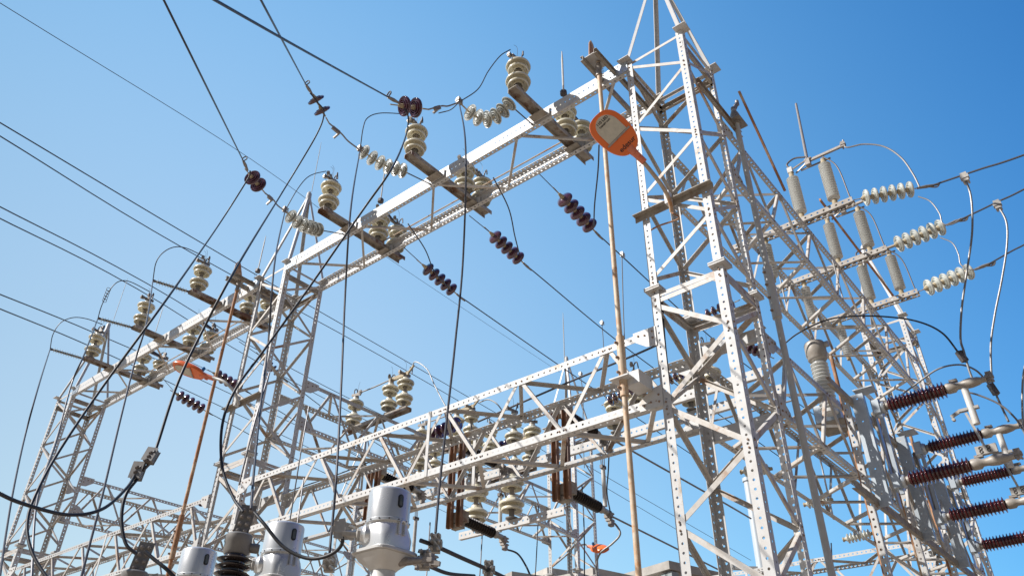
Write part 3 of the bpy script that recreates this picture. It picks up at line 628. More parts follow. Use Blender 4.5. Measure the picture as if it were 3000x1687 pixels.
# jumpers from rear posts to the outgoing conductors
for lab, pts in [('grey wire hanging from the first rear cream post to the highest purple string', [(1755, 425, 11.6), (1752, 500, 11.8), (1742, 600, 12.2), (1740, 662, 12.6)]),
                 ('grey wire hanging from the second rear cream post to the middle purple string', [(1445, 520, 12.8), (1490, 610, 13), (1508, 690, 13.3), (1522, 745, 13.6)]),
                 ('grey wire hanging from the third rear cream post to the lower purple string', [(1195, 655, 14.4), (1245, 730, 14.8), (1275, 800, 15), (1322, 850, 15.4)])]:
    wire('jumper_wire', lab, 'wire', PW(pts), .011, 'cond', 'rear jumper wires')
for lab, pts in [('thin wire with a clamp dropping from the highest outgoing conductor beside the rusty pipe', [(1822, 745), (1826, 900), (1832, 1040), (1842, 1180)]),
                 ('thin wire with a clamp dropping from the middle outgoing conductor onto the mid truss', [(1763, 945), (1768, 1010), (1771, 1120), (1782, 1240)]),
                 ('thin wire with a clamp dropping from the lower outgoing conductor behind the mid truss', [(1700, 1095), (1708, 1160), (1708, 1260), (1712, 1370)])]:
    A = P(*pts[0], x=11.3 if pts[0][0] == 1822 else 14.5); pp = [A]
    for a, b in pts[1:]: pp.append(P(a, b, x=A.x + .05))
    w_ = wire('drop_wire', lab, 'wire', pp, .010, 'alwire', 'drop wires from the outgoing conductors'); q = MB(); clamp(q, A, 1.1); q.build('wire_clamp', 'alu', w_)

# ------------------------------------------------------------------ long thin lines of the sky
LN = [((-60, 324), (690, 770), (1305, 1124), (2200, 1640), 'upper wire of the top parallel pair'), ((-60, 362), (560, 740), (1258, 1124), (2160, 1655), 'lower wire of the top parallel pair'),
      ((-60, 575), (430, 830), (960, 1135), (1700, 1500), 'upper wire of the middle parallel pair'), ((-60, 610), (400, 845), (900, 1140), (1650, 1530), 'lower wire of the middle parallel pair'),
      ((-60, 838), (300, 985), (700, 1165), (1400, 1500), 'upper wire of the bottom parallel pair'), ((-60, 880), (300, 1030), (700, 1215), (1350, 1520), 'lower wire of the bottom parallel pair')]
for a, b, c, d_, w in LN:
    wire('overhead_line', 'thin straight wire crossing the pale left sky, ' + w, 'overhead line', [P(*a, d=22), P(*b, d=30), P(*c, d=42), P(*d_, d=70)], .018, 'cond', 'distant overhead lines', 6, 6)
wire('shield_wire', 'very thin single wire slanting across the upper left sky', 'overhead line', [P(-40, -15, d=24), P(740, 470, d=32), P(1150, 765, d=42), P(1640, 1090, d=60)], .011, 'cond', None, 6, 6)

# ------------------------------------------------------------------ pipes on the towers
def riser(x, y, ztop, label, m, zmid=None, r=.033):
    t = thing('riser_pipe', label, 'pipe', (x, y, 0), 'vertical drive pipes'); q = MB(); q.rings([V3(x, y, 0), V3(x, y, ztop)], r, 14); q.build('pipe', m, t)
    if zmid:
        q = MB(); q.rings([V3(x, y, zmid - .25), V3(x, y, zmid + .55)], r * 1.5, 14)
        for k in range(4): q.bolt(V3(x - r * 1.2, y + .02, zmid - .15 + k * .2), V3(-1, .5, 0), .02, .04, True)
        q.build('sleeve', m, t)
    q = MB(); q.lathe([(r * 1.5, ztop - .3), (r * 1.6, ztop - .28), (r * 1.2, ztop - .22), (r * 1.7, ztop - .1), (r, ztop - .02), (r * .9, ztop + .06)], V3(x, y, 0), EZ, 12)
    for k in range(5): q.tube([V3(x, y, ztop - .28 + k * .04), V3(x + .06, y - .05, ztop - .28 + k * .04)], .006, 5)
    q.build('coupling', 'iron', t); return t
riser(7.2, 4.28, 11.42, 'long rust-streaked tan pipe standing before the tall near tower, crossing the whole photo height', 'oldpipe', 5.9)
riser(7.2, 13.88, 11.42, 'slender rusty orange-brown pipe left of the tower behind the black cables', 'rust', 5.6)
riser(8.82, 2.88, 10.75, 'light galvanised pipe running down the right side of the tall near tower', 'pipe', 7.2, .042)
for y, w in ((4.3, 'beside the tall near tower'), (13.9, 'beside the second tower')):
    t = thing('pipe_bracket', 'channel bracket with a rusty horn plate at the pipe head ' + w, 'bracket', (7.0, y, 11.4), 'pipe head brackets')
    for sd in (-1, 1): q = MB(); q.channel(V3(6.95, y + sd * .10, 11.40), V3(8.52, y + sd * .10, 11.40), EZ, EY * sd, .10, .05, .008, False, False); q.build('channel', 'dirty', t)
    q = MB(); i0 = 0
    for off in (-.008, .008):
        for u, v in ((7.02, 11.45), (7.30, 11.45), (7.16, 11.86), (7.10, 11.9), (7.05, 11.8)): q.v.append(V3(u, y + .03 + off, v))
    q.face([0, 1, 2, 3, 4]); q.face([9, 8, 7, 6, 5]); [q.face([i, (i + 1) % 5, (i + 1) % 5 + 5, i + 5]) for i in range(5)]
    q.build('horn_plate', 'rust', t); q = MB(); q.box(V3(7.18, y, 11.455), .34, .26, .012); q.build('bearing_plate', 'galv', t)
t = thing('pipe_bracket', 'brown-stained channel bracket holding the head of the light galvanised pipe', 'bracket', (8.5, 2.9, 10.35), 'pipe head brackets')
q = MB(); q.channel(V3(7.6, 2.93, 10.38), V3(9.0, 2.93, 10.38), EZ, -EY, .12, .05, .009, False, False); q.build('channel', 'dirty', t)
q = MB(); q.box(V3(8.85, 2.87, 10.50), .30, .2, .02); q.build('bearing_plate', 'iron', t); q = MB(); q.bar(V3(8.82, 2.88, 10.75), V3(8.95, 2.85, 11.0), .05, .05); q.lathe([(.03, 0), (.03, .09)], V3(8.97, 2.85, 10.98), EZ, 12); q.build('head', 'iron', t)
t = thing('drive_rod', 'rust-brown slanting rod from the light pipe head down to the nearest ribbed post arm', 'drive rod', P(2165, 268, y=2.75), 'rusty drive rods at right'); q = MB(); q.bar(P(2165, 268, y=2.75), P(2300, 560, y=2.7), .05, .03); q.build('rod', 'rust', t)
t = thing('drive_rod', 'rust-brown rod linking the three arms under the grey ribbed posts', 'drive rod', P(2405, 620, y=2.6), 'rusty drive rods at right'); q = MB(); q.bar(V3(11.5, 2.6, 10.56), V3(15.5, 2.6, 10.56), .05, .03); q.build('rod', 'rust', t)
t = thing('pipe_beam_bracket', 'square steel box bracket holding the tan rust-streaked pipe beside the mid truss', 'bracket', P(1850, 1110, x=7.3)); q = MB(); q.box(V3(7.36, 4.17, 5.86), .30, .20, .17); q.build('box', 'galv', t, .004); q = MB(); q.box(V3(7.2, 4.28, 5.86), .22, .26, .015); q.build('plate', 'galv', t)

# ------------------------------------------------------------------ orange lamps
def lamp(label, bracket_a, bracket_b, arm, fwd, tilt, m_arm='oldpipe', blue=False, W=1.0):
    """arm: points of the arm tube; the head continues from its last point along fwd"""
    t = thing('street_lamp', label, 'street lamp', arm[0], 'orange LED yard lamps')
    q = MB(); q.tube(arm, .026, 12, 8); q.build('arm', m_arm, t)
    f = Vector(fwd).normalized(); s = f.cross(EZ).normalized(); s = Quaternion(f, tilt if tilt != 'face' else 0) @ s; u = s.cross(f)
    if tilt == 'face':
        tcm = (CAM - Vector(arm[-1])).normalized(); u = -(tcm - f * tcm.dot(f)).normalized(); u = Quaternion(f, radians(12)) @ u; s = f.cross(u)
    o0 = Vector(arm[-1]); Lh = .70; n = 20
    def outl(k, sc=1.0):
        pts = []
        for i in range(n * 2):
            an = 2 * pi * i / (n * 2); c_, s_ = cos(an), sin(an)
            xx = .42 + .33 * (abs(c_) ** .75) * (1 if c_ > 0 else -1) * sc; wdt = .185 * W * (abs(s_) ** .78) * (1 if s_ > 0 else -1) * sc
            wdt *= 1 - .16 * max(0, -(c_)) + .06 * max(0, c_); pts.append((xx, wdt))
        return pts
    q = MB(); lay = [(-.032, .90), (-.030, .985), (-.018, 1.0), (.0, .99), (.035, .93), (.062, .78), (.078, .5), (.082, .12)]
    for z, sc in lay:
        for xx, w in outl(0, sc): q.v.append(o0 + f * xx + s * w + u * z)
    m = n * 2
    for i in range(len(lay) - 1):
        for k in range(m): q.face([i * m + k, i * m + (k + 1) % m, (i + 1) * m + (k + 1) % m, (i + 1) * m + k], None, True)
    q.face(list(range(m))[::-1]); q.face([(len(lay) - 1) * m + k for k in range(m)]); hs_ = q.build('housing', 'orange', t)
    q = MB(); q.rings([o0 - f * .10, o0 + f * .06], [.042, .046], 14); q.rings([o0 + f * .05, o0 + f * .16], [.046, .06], 14); q.box(o0 + f * .02 - u * .045, .06, .03, .05, (f, s, u)); q.build('neck', 'pink', t)
    # lens window: rounded at the tip, straight at the back
    q = MB(); poly = [(.36, -.122 * W), (.36, .122 * W)]
    for i in range(0, 13): an = radians(90 - i * 15); poly.append((.52 + .175 * cos(an), .122 * W * sin(an)))
    k = len(poly)
    for z in (-.036, -.046):
        for xx, w in poly: q.v.append(o0 + f * xx + s * w + u * z)
    q.face(list(range(k))); q.face(list(range(k, 2 * k))[::-1])
    for i in range(k): j = (i + 1) % k; q.face([i, j, k + j, k + i])
    ln_ = q.build('lens', 'lens', hs_)
    q = MB(); q.slab(o0 + f * .345 - s * .15 * W - u * .042, o0 + f * .345 + s * .15 * W - u * .042, f, u, .022, .012, 0, 0, False); q.build('lens_rim', 'alu', hs_)
    if blue: q = MB(); q.lathe([(.035, 0), (.035, .07), (.02, .09)], o0 + f * .2 + u * .07, u, 14); q.build('photocell', 'blue', hs_)
    rot = Matrix((s, f, u)).transposed()
    def text(txt, size, xx, w, name, z=-.049, ang=0.0, mm='ink'):
        c = bpy.data.curves.new(name, 'FONT'); c.body = txt; c.size = size; c.align_x = 'CENTER'; c.align_y = 'CENTER'; c.extrude = .0006; c.offset = .0012
        tmp = bpy.data.objects.new(name, c); COL.objects.link(tmp); dg = bpy.context.evaluated_depsgraph_get(); me = bpy.data.meshes.new_from_object(tmp.evaluated_get(dg)); bpy.data.objects.remove(tmp)
        me.materials.clear(); me.materials.append(MT[mm]); ob = bpy.data.objects.new(name, me); COL.objects.link(ob); ob.parent = hs_
        # seen from below: text x axis = s mirrored so it reads correctly, y axis towards the tip
        R = Matrix(((-s).to_tuple(), f.to_tuple(), (-u).to_tuple())).transposed(); R = R @ Matrix.Rotation(ang, 3, 'Z')
        ob.matrix_local = Matrix.Translation(o0 + f * xx + s * w + u * z - Vector(arm[0])) @ R.to_4x4(); return ob
    if not blue:
        text('edesur', .090, .205, -.01, 'maker_lettering', -.034)
        text('110 LED', .052, .635, .0, 'model_lettering'); text('TARGET LUX', .030, .588, .0, 'model_lettering')
    return t
f1 = (P(1742, 338, d=10.15) - P(1868, 456, d=10.0)).normalized()
lamp('orange street lamp seen from below with black lettering, held out before the tall near tower', None, None,
     [P(1968, 622, d=9.85), P(1962, 590, d=9.85), P(1945, 553, d=9.85), P(1912, 508, d=9.9), P(1884, 474, d=10.0), P(1871, 459, d=10.0)], f1, 'face', 'oldpipe', False, 1.22)
t = thing('lamp_bracket', 'tan angle-iron bracket across the tall near tower holding the lettered orange lamp', 'bracket', (7.5, 3.5, 8.3), 'lamp brackets')
q = MB(); q.angle(V3(7.49, 2.90, 8.36), V3(7.49, 4.06, 8.36), -EZ, -EX, .09, .01); q.build('angle', 'dirty', t); q = MB(); q.box(V3(7.40, 3.50, 8.36), .09, .07, .2); q.build('socket', 'galv', t)
f2_ = (P(490, 1062, d=16) - P(600, 1100, d=15.6))
lamp('orange street lamp with a small blue sensor on top, before the farther gantry at left', None, None,
     [P(700, 1185, d=15.2), P(688, 1150, d=15.2), P(660, 1120, d=15.3), P(632, 1108, d=15.5), P(612, 1104, d=15.6)], f2_, radians(12), 'pipe', True)
t = thing('lamp_bracket', 'tan angle-iron bracket on the second tower holding the orange lamp with the blue sensor', 'bracket', (7.5, 13.1, 8.3), 'lamp brackets')
q = MB(); q.angle(V3(7.49, 12.5, 8.33), V3(7.49, 13.75, 8.33), -EZ, -EX, .09, .01); q.build('angle', 'dirty', t); q = MB(); q.box(V3(7.40, 13.2, 8.33), .09, .07, .2); q.build('socket', 'galv', t)
f3 = (P(1775, 1612, d=23) - P(1740, 1604, d=23.4))
lamp('tiny far orange street lamp with a blue sensor, low at bottom centre behind the truss', None, None,
     [P(1690, 1600, d=23.6), P(1712, 1594, d=23.5), P(1728, 1600, d=23.4)], f3, radians(35), 'pipe', True)

# ------------------------------------------------------------------ cream insulator switches on the truss of the second tower
for i, xx in enumerate((10.85, 13.1, 15.4)):
    w = ('left', 'middle', 'right')[i]
    t = thing('channel_crossarm', 'dusty channel arm across the truss of the second tower, the %s one' % w, 'support arm', (xx, 12.1, 9.1), 'arms on the truss of the second tower')
    q = MB(); q.channel(V3(xx, 12.0, 9.13), V3(xx, 14.15, 9.13), EX, -EZ, .18, .09, .008, False, False); q.build('channel', 'inner', t)
    for k, yy in enumerate((12.18, 12.68, 13.9)):
        o = dup(post0, 'cream post over the second tower truss, %s set, %s' % (w, ('nearer twin', 'farther twin', 'lone post at its left end')[k]), 'cream posts on the truss of the second tower'); place(o, (xx, yy, 9.145), None, k)
        o.scale = (1.3, 1.3, 1.38)
        if k == 0: tw = o
    zb = 9.145 + (PH + .03) * 1.38
    q = MB(); q.bar(V3(xx, 12.1, zb), V3(xx, 12.75, zb), .09, .05); q.bar(V3(xx, 12.1, zb + .02), V3(xx - .05, 11.9, zb + .11), .04); attach(q.build('contact_bar', 'cement'), tw)
    q = MB(); q.tube([V3(xx, 12.7, zb + .02), V3(xx - .02, 13.3, zb - .01), V3(xx, 13.9, zb + .02)], .016, 8); attach(q.build('contact_arm', 'iron'), tw)
wire('jumper_wire', 'grey jumper arching down right from the twin cream posts into the mid truss', 'wire', [V3(10.85, 12.0, 9.95)] + [P(a, b, x=10.9) for a, b in ((1215, 1060), (1250, 1080), (1272, 1125), (1300, 1180), (1330, 1230))], .013, 'alwire', 'jumpers of the twin posts')
wire('jumper_wire', 'pale jumper hoop over the cream posts behind the middle of the mid truss', 'wire', [P(a, b, x=10.6) for a, b in ((1405, 1178), (1430, 1170), (1455, 1182), (1475, 1210), (1482, 1240))], .013, 'alu', 'jumpers of the twin posts')

# ------------------------------------------------------------------ equipment beams behind the mid truss
for i, (xx, w) in enumerate(((9.6, 'nearer'), (10.25, 'farther'))):
    t = thing('equipment_beam', 'pale channel beam carrying cream posts behind the mid truss, the %s of two' % w, 'equipment beam', (xx, 2.7, 6.7), 'equipment beams'); q = MB()
    q.channel(V3(xx, 3.5, 6.70), V3(xx, 12.6, 6.70), EZ, EX, .14, .07, .009, True, False); q.build('channel', 'perf_s', t)
    for k in range(5): pass
bases = [(1795, 1150, 'under the tan pipe'), (1868, 1190, 'just left of the tall near tower'), (2008, 1060, 'inside the tall near tower, upper'), (2085, 1125, 'inside the tall near tower, right'), (1388, 1330, 'large one behind the mid truss joint'),
         (1436, 1285, 'small one right of the mid truss joint'), (1232, 1345, 'left of the near vertical drop wire'), (1275, 1330, 'beside the left rusty channels'), (1560, 1380, 'between the two sets of rusty channels'), (1505, 1395, 'low, left of the right rusty channels')]
for k, (a, b, w) in enumerate(bases):
    p = P(a, b, x=10.25 if k % 2 == 0 else 9.7); o = dup(post0, 'cream post on beams behind the mid truss, ' + w, 'cream posts behind the mid truss'); place(o, (p.x, p.y, 6.78), None, k * .7)
    o.scale = (1.3, 1.3, 1.35) if k in (4, 6) else ((.85, .85, .95) if k in (5, 7) else (1.05, 1.05, 1.1))
hang = [(1500, 1400, 'the right one'), (1395, 1470, 'the left one')]
for k, (a, b, w) in enumerate(hang):
    p = P(a, b, x=9.7); o = dup(post0, 'low cream porcelain post below the mid truss lower rear chord, ' + w, 'low cream posts under the mid truss'); place(o, (p.x, p.y, 5.62 - .05), None, k)
t = thing('equipment_beam', 'dusty low channel under the mid truss carrying the low cream posts', 'equipment beam', (9.7, 7.0, 5.5), 'equipment beams'); q = MB(); q.channel(V3(9.7, 7.0, 5.5), V3(9.7, 9.2, 5.5), EZ, EX, .12, .07, .009, True, False); q.build('channel', 'perf_s', t)
for lab, pts, r, m, xx in [('dark bus conductor rising right behind the mid truss toward the tall near tower', [(1400, 1235), (1560, 1165), (1700, 1105), (1842, 1047), (1940, 1004)], .019, 'cond', 10.4),
                       ('dark bus conductor low behind the mid truss at left', [(840, 1440), (980, 1392), (1090, 1350)], .014, 'cond', 10.4),
                       ('grey bus conductor leaving the tall near tower to the right', [(2060, 1240), (2180, 1210), (2330, 1170)], .015, 'alwire', 10.9)]:
    wire('bus_conductor', lab, 'conductor', [P(a, b, x=xx) for a, b in pts], r, m, 'bus conductors')
ps5, _ = disc_string('x', 5, .135, .12, 'purple'); f6 = [True]
for a, b, xx, w in [((1262, 1275), (1352, 1235), 10.6, 'behind the near drop wire'), ((1415, 1330), (1500, 1298), 10.9, 'small discs over the lower chord'), ((1780, 1178), (1835, 1150), 9.4, 'under the tan pipe'), ((1955, 1115), (2012, 1090), 9.9, 'between the legs of the tall near tower'),
                    ((2065, 925), (2120, 900), 9.3, 'high inside the tall near tower'), ((2175, 1010), (2245, 1040), 9.9, 'right of the tall tower near leg'), ((585, 1475), (615, 1462), 10.0, 'left of the second tower')]:
    A = P(*a, x=xx); B = P(*b, x=xx); o = use(f6, ps5, 'dark purple disc string in the bus work, ' + w, 'purple bus strings'); place(o, A, B - A); o.scale = [max(.7, min(1.3, (B - A).length / .72))] * 3

# ------------------------------------------------------------------ vertical disconnectors with black bushings on the mid truss
bb = ribbed('x', .84, .050, .086, 14, 'black', 'cement', 'ribbed_bushing', 'bushing', .06); f7 = [True]
for yy, w in ((6.3, 'right'), (8.35, 'middle'), (10.35, 'left')):
    t = thing('truss_disconnector', 'brown-framed disconnector with black ribbed bushings behind the mid truss, %s one of three' % w, 'disconnector', (8.8, yy, 5.3), 'brown-framed disconnectors')
    for dy in (-.10, .10): q = MB(); q.channel(V3(8.72, yy + dy, 5.25), V3(8.72, yy + dy, 6.75), EY * 1, -EX, .10, .06, .009, False, False); q.build('channel', 'brown', t)
    q = MB(); q.box(V3(8.80, yy, 5.42), .14, .26, .16); q.box(V3(8.78, yy, 5.28), .10, .18, .08); q.build('drive_box', 'dirty', t, .005)
    q = MB(); q.box(V3(8.78, yy, 6.62), .14, .26, .14); q.build('mount_block', 'dirty', t, .005)
    for z, lv in ((5.42, 'lower'), (6.60, 'upper')):
        q = MB(); q.lathe([(.10, 0), (.105, .02), (.10, .05), (.07, .06)], V3(8.80, yy, z), V3(1, -.02, -.06), 20); q.build('flange', 'cement', t)
        o = bb if f7[0] else dup(bb, 'x'); f7[0] = False; part_of(o, t, (8.80, yy, z), (1, -.02, -.07))
        e_ = V3(8.80, yy, z) + V3(1, -.02, -.07).normalized() * .84
        q = MB(); q.lathe([(.06, -.04), (.062, .03), (.045, .05), (.042, .16), (.03, .18)], e_, V3(1, -.02, -.07), 16); t2 = q.build('end_cap', 'alu', t)
        q = MB(); clamp(q, e_ + V3(.2, 0, -.06), 1.5); q.box(e_ + V3(.22, -.02, -.16), .08, .06, .10); q.build('clamp', 'iron', t2)
    q = MB(); q.rings([V3(9.74, yy - .03, 5.42), V3(9.74, yy - .03, 6.02)], .032, 14); q.build('tube', 'pipe', t)
    q = MB()
    for dy in (-.03, .0, .03): q.rings([V3(9.74, yy - .03 + dy, 6.0), V3(9.74, yy - .03 + dy, 6.5)], .007, 6)
    q.box(V3(9.74, yy - .03, 6.03), .11, .05, .05); q.build('contact_rods', 'dark', t)
wire('cable', 'dark cable curling down from the right disconnector tip past the small far lamp', 'cable', [V3(9.87, 6.28, 5.18)] + [P(a, b, x=10.1) for a, b in ((1800, 1532), (1817, 1562), (1795, 1590), (1760, 1618), (1748, 1650), (1750, 1700))], .016, 'alwire', 'cables from the disconnectors')
wire('cable', 'dark cable bowing down from the middle disconnector tip to the bottom edge', 'cable', [V3(9.87, 8.33, 5.18)] + [P(a, b, x=10.1) for a, b in ((1515, 1620), (1540, 1655), (1560, 1700))], .016, 'cond', 'cables from the disconnectors')
wire('bus_conductor', 'straight grey conductor running down right from the right disconnector past the tan pipe', 'conductor', [P(1785, 1508, x=10.1), P(2000, 1615, x=12.5), P(2200, 1715, x=15)], .015, 'alwire', 'straight low conductors')
wire('bus_conductor', 'straight grey conductor from the lower rear chord slanting behind the tall near tower', 'conductor', [P(1780, 1278, x=9.9), P(1890, 1342, x=11), P(2100, 1460, x=13), P(2200, 1518, x=14.5)], .016, 'alwire', 'straight low conductors')
wire('drop_wire', 'dark thin wire hanging between the mid truss and the right disconnector tip', 'wire', [P(a, b, x=9.2) for a, b in ((1786, 1290), (1782, 1380), (1778, 1440), (1788, 1500))], .010, 'cond', 'thin hanging wires')
for a, b, c, dd in ((790, 1090, 700, 11.5), (905, 1190, 850, 14), (890, 1400, 845, 13), (1260, 1530, 1235, 12), (1416, 1500, 1395, 14), (1705, 1420, 1712, 14), (1578, 1480, 1560, 16), (2252, 1540, 2275, 14), (2435, 1590, 2440, 15)):
    wire('drop_wire', {790: 'thin dark wire hanging inside the second tower', 905: 'thin dark wire right of the second tower', 890: 'thin dark wire behind the middle tank', 1260: 'thin dark wire right of the largest tank', 1416: 'thin dark wire by the left black bushing', 1705: 'thin dark wire before the small far tower', 1578: 'thin dark wire left of the small far tower', 2252: 'thin dark wire below the tall near tower trusses', 2435: 'thin dark wire at the lower right trusses'}[a], 'wire', [P(a, b, d=dd), P((a + c) / 2 + 3, b + 140, d=dd - .6), P(c, b + 330, d=dd - 1)], .011, 'cond', 'thin hanging wires', 6, 5)
wire('cable', 'thick black cable hanging down inside the left side of the tall near tower', 'cable', [P(1895, 700, x=7.75), P(1915, 790, x=7.75), P(1935, 870, x=7.75), P(1946, 1000, x=7.75), P(1957, 1110, x=7.75), P(1958, 1165, x=7.75), P(1940, 1195, x=7.75)], .021, 'cable')
wire('cable', 'rusty wire kinked below the lamp bracket of the tall near tower', 'cable', [P(1958, 600, x=7.6), P(1968, 622, x=7.6), P(1988, 640, x=7.6), P(1930, 662, x=7.6), P(1900, 680, x=7.6), P(1896, 700, x=7.75)], .012, 'rust')

# ------------------------------------------------------------------ receding truss: arms, grey ribbed posts, white strings
AX = [11.66, 13.43, 15.3]; wn_ = ['the highest one', 'the middle one', 'the lowest one']
gp = ribbed('x', 1.09, .064, .108, 15, 'grey', 'cement', 'ribbed_post', 'ribbed post', .13); f8 = [True]; gh = ribbed('x', .92, .056, .088, 13, 'grey', 'cement', 'ribbed_post', 'ribbed post', .10); f9 = [True]
ws, WL = disc_string('x', 6, .165, .165, 'white', .066); f10 = [True]
for i, xx in enumerate(AX):
    t = thing('channel_crossarm', 'slotted channel arm under the grey ribbed posts, ' + wn_[i], 'support arm', (xx, 2.15, 10.4), 'slotted arms at right')
    q = MB(); q.channel(V3(xx - .04, 2.12, 10.405), V3(xx - .04, 4.35, 10.405), EZ, EX, .10, .06, .005, True, True); q.build('channel', 'slot', t)
    q = MB(); q.channel(V3(xx + .13, 2.12, 10.405), V3(xx + .13, 4.35, 10.405), EZ, -EX, .10, .05, .005, True, True); q.build('channel', 'slot', t)
    o = use(f8, gp, 'tall grey ribbed post on the inner end of its arm, ' + wn_[i], 'grey ribbed posts'); place(o, (xx + .05, 3.02, 10.47))
    po = o = dup(gp, 'tall grey ribbed post on the outer end of its arm, ' + wn_[i], 'grey ribbed posts'); place(o, (xx + .05, 2.42, 10.47))
    o = use(f9, gh, 'grey ribbed insulator hanging below its arm inside the truss, ' + wn_[i], 'hanging ribbed insulators'); place(o, (xx + .05, 3.75, 10.34), (0, 0, -1))
    zt = 11.56
    q = MB(); q.box(V3(xx + .05, 3.02, zt + .06), .09, .09, .12); attach(q.build('contact_box', 'alu'), po)
    q = MB(); q.bar(V3(xx + .05, 2.72, zt + .10), V3(xx + .05, 2.05, zt + .10), .045, .045); q.bar(V3(xx + .13, 2.85, zt + .03), V3(xx + .13, 2.3, zt + .02), .03, .02); q.bar(V3(xx - .02, 2.95, zt + .02), V3(xx + .02, 2.6, zt + .14), .025, .02); q.bar(V3(xx + .13, 2.95, zt + .02), V3(xx + .05, 2.6, zt + .14), .025, .02); q.box(V3(xx + .05, 2.68, zt + .07), .10, .09, .14); attach(q.build('arm', 'iron'), po)
    q = MB(); q.tube([V3(xx + .05, 3.02, zt + .12), V3(xx + .05, 3.05, zt + .24), V3(xx + .05, 2.9, zt + .30), V3(xx + .05, 2.7, zt + .22)], .016, 8); q.tube([V3(xx + .05, 2.42, zt + .08), V3(xx + .05, 2.22, zt - .3), V3(xx + .05, 2.16, 10.5)], .012, 8); attach(q.build('horn', 'dark'), po)
    if i == 0: q = MB(); b0 = V3(xx + .05, 2.68, zt + .16); q.rings([b0, P(2332, 305, y=2.9)], [.030, .024], 10); attach(q.build('open_blade', 'iron'), po)
    q = MB(); clamp(q, V3(xx + .05, 2.02, zt + .13), 1.2); attach(q.build('clamp', 'iron'), po)
    A = V3(xx + .05, 2.10, 10.43); B = near_on_ray(*((2696, 550), (2785, 655), (2868, 785))[i], A, (-.92, -.89, -.87)[i], 1); d = (B - A).normalized()
    o = use(f10, ws, 'string of six pale discs reaching right from the slotted arm, ' + wn_[i], 'pale disc strings'); place(o, A + d * .12, d); o.scale = [(B - A).length / (WL + .12)] * 3
    E1 = B; far = (P(3060, 432, x=xx), P(3060, 522, x=xx), P(3060, 680, x=xx))[i]
    q = MB(); q.rings([E1 - d * .05, E1 + d * .1, E1 + d * .3], [.02, .03, .016], 10); q.tube([E1 + d * .1, E1 + d * .25 - EZ * .05, E1 + d * .32], .012, 8); attach(q.build('dead_end_grip', 'iron'), o)
    wire('line_conductor', 'grey conductor leaving right from the pale disc string, ' + wn_[i], 'conductor', [E1 + d * .2, E1.lerp(far, .5) - EZ * .02, far, far + (far - E1) * 2 + EZ * .3], .016, 'cond', 'conductors at right')
wire('jumper_wire', 'grey jumper arching over from the nearest ribbed post to its pale string', 'wire', [V3(11.71, 2.0, 11.78)] + [P(a, b, x=11.7) for a, b in ((2480, 432), (2530, 423), (2590, 430), (2640, 462), (2675, 510), (2694, 548))], .014, 'alwire', 'arched jumpers at right')
wire('jumper_wire', 'grey jumper arching over from the middle ribbed post to its pale string', 'wire', [P(a, b, x=13.4) for a, b in ((2690, 576), (2725, 590), (2752, 625), (2762, 655), (2790, 657), (2815, 640))], .012, 'alwire', 'arched jumpers at right')
wire('jumper_wire', 'grey jumper arching over from the farthest ribbed post to its pale string', 'wire', [P(a, b, x=15.3) for a, b in ((2755, 696), (2790, 712), (2808, 745), (2815, 775), (2842, 790), (2868, 785))], .012, 'alwire', 'arched jumpers at right')
rd = [('grey cable dropping from the clamp of the nearest pale-string conductor to the upper oxblood switch', [(2826, 520), (2845, 580), (2848, 680), (2832, 800), (2818, 900), (2814, 990), (2824, 1030), (2838, 1080), (2848, 1108)], 11.4),
      ('grey cable dropping from the clamp of the middle pale-string conductor to the second oxblood switch', [(2922, 600), (2948, 650), (2950, 720), (2935, 820), (2915, 920), (2903, 1010), (2906, 1110), (2916, 1150), (2955, 1235)], 12.6),
      ('grey cable entering at the right edge and dropping beside the second oxblood switch', [(3010, 1040), (2998, 1100), (2995, 1170), (2998, 1240), (3010, 1280)], 12.6)]
for lab, pts, xx in rd:
    w_ = wire('drop_cable', lab, 'cable', [P(a, b, x=xx) for a, b in pts], .0155, 'alwire', 'drop cables at right')
    if 'clamp' in lab: q = MB(); clamp(q, P(*pts[0], x=xx), 1.6); q.build('wire_clamp', 'alu', w_)
for a, b, xx, w in (((2808, 1030), (2828, 1058), 11.4, 'left'), ((2900, 1125), (2920, 1155), 12.5, 'right')):
    q = MB(); A, B = P(*a, x=xx), P(*b, x=xx); q.bar(A, B, .085, .06, RT); tag(q.build('cable_connector', 'dark'), 'dark block connector on the drop cables at right, the %s one' % w, 'cable connector', 'block connectors at right')
wire('jumper_cable', 'black cable arching from inside the tower across to the left block connector', 'cable', [P(a, b, x=11.3) for a, b in ((2292, 1012), (2340, 975), (2420, 938), (2500, 926), (2600, 928), (2690, 942), (2760, 975), (2810, 1035))], .013, 'cable', 'arched black cables at right')
wire('jumper_cable', 'grey cable arching over the oxblood switches to the right block connector', 'cable', [P(a, b, x=11.9) for a, b in ((2610, 1180), (2690, 1120), (2750, 1080), (2810, 1068), (2855, 1082), (2885, 1110), (2903, 1135))], .0135, 'alwire', 'arched black cables at right')
wire('jumper_cable', 'banded grey cable falling from the upper oxblood cap to the right edge', 'cable', [P(a, b, x=11.4) for a, b in ((2825, 1146), (2870, 1158), (2930, 1185), (2975, 1225), (3000, 1265), (3010, 1300))], .0125, 'alwire', 'arched black cables at right')

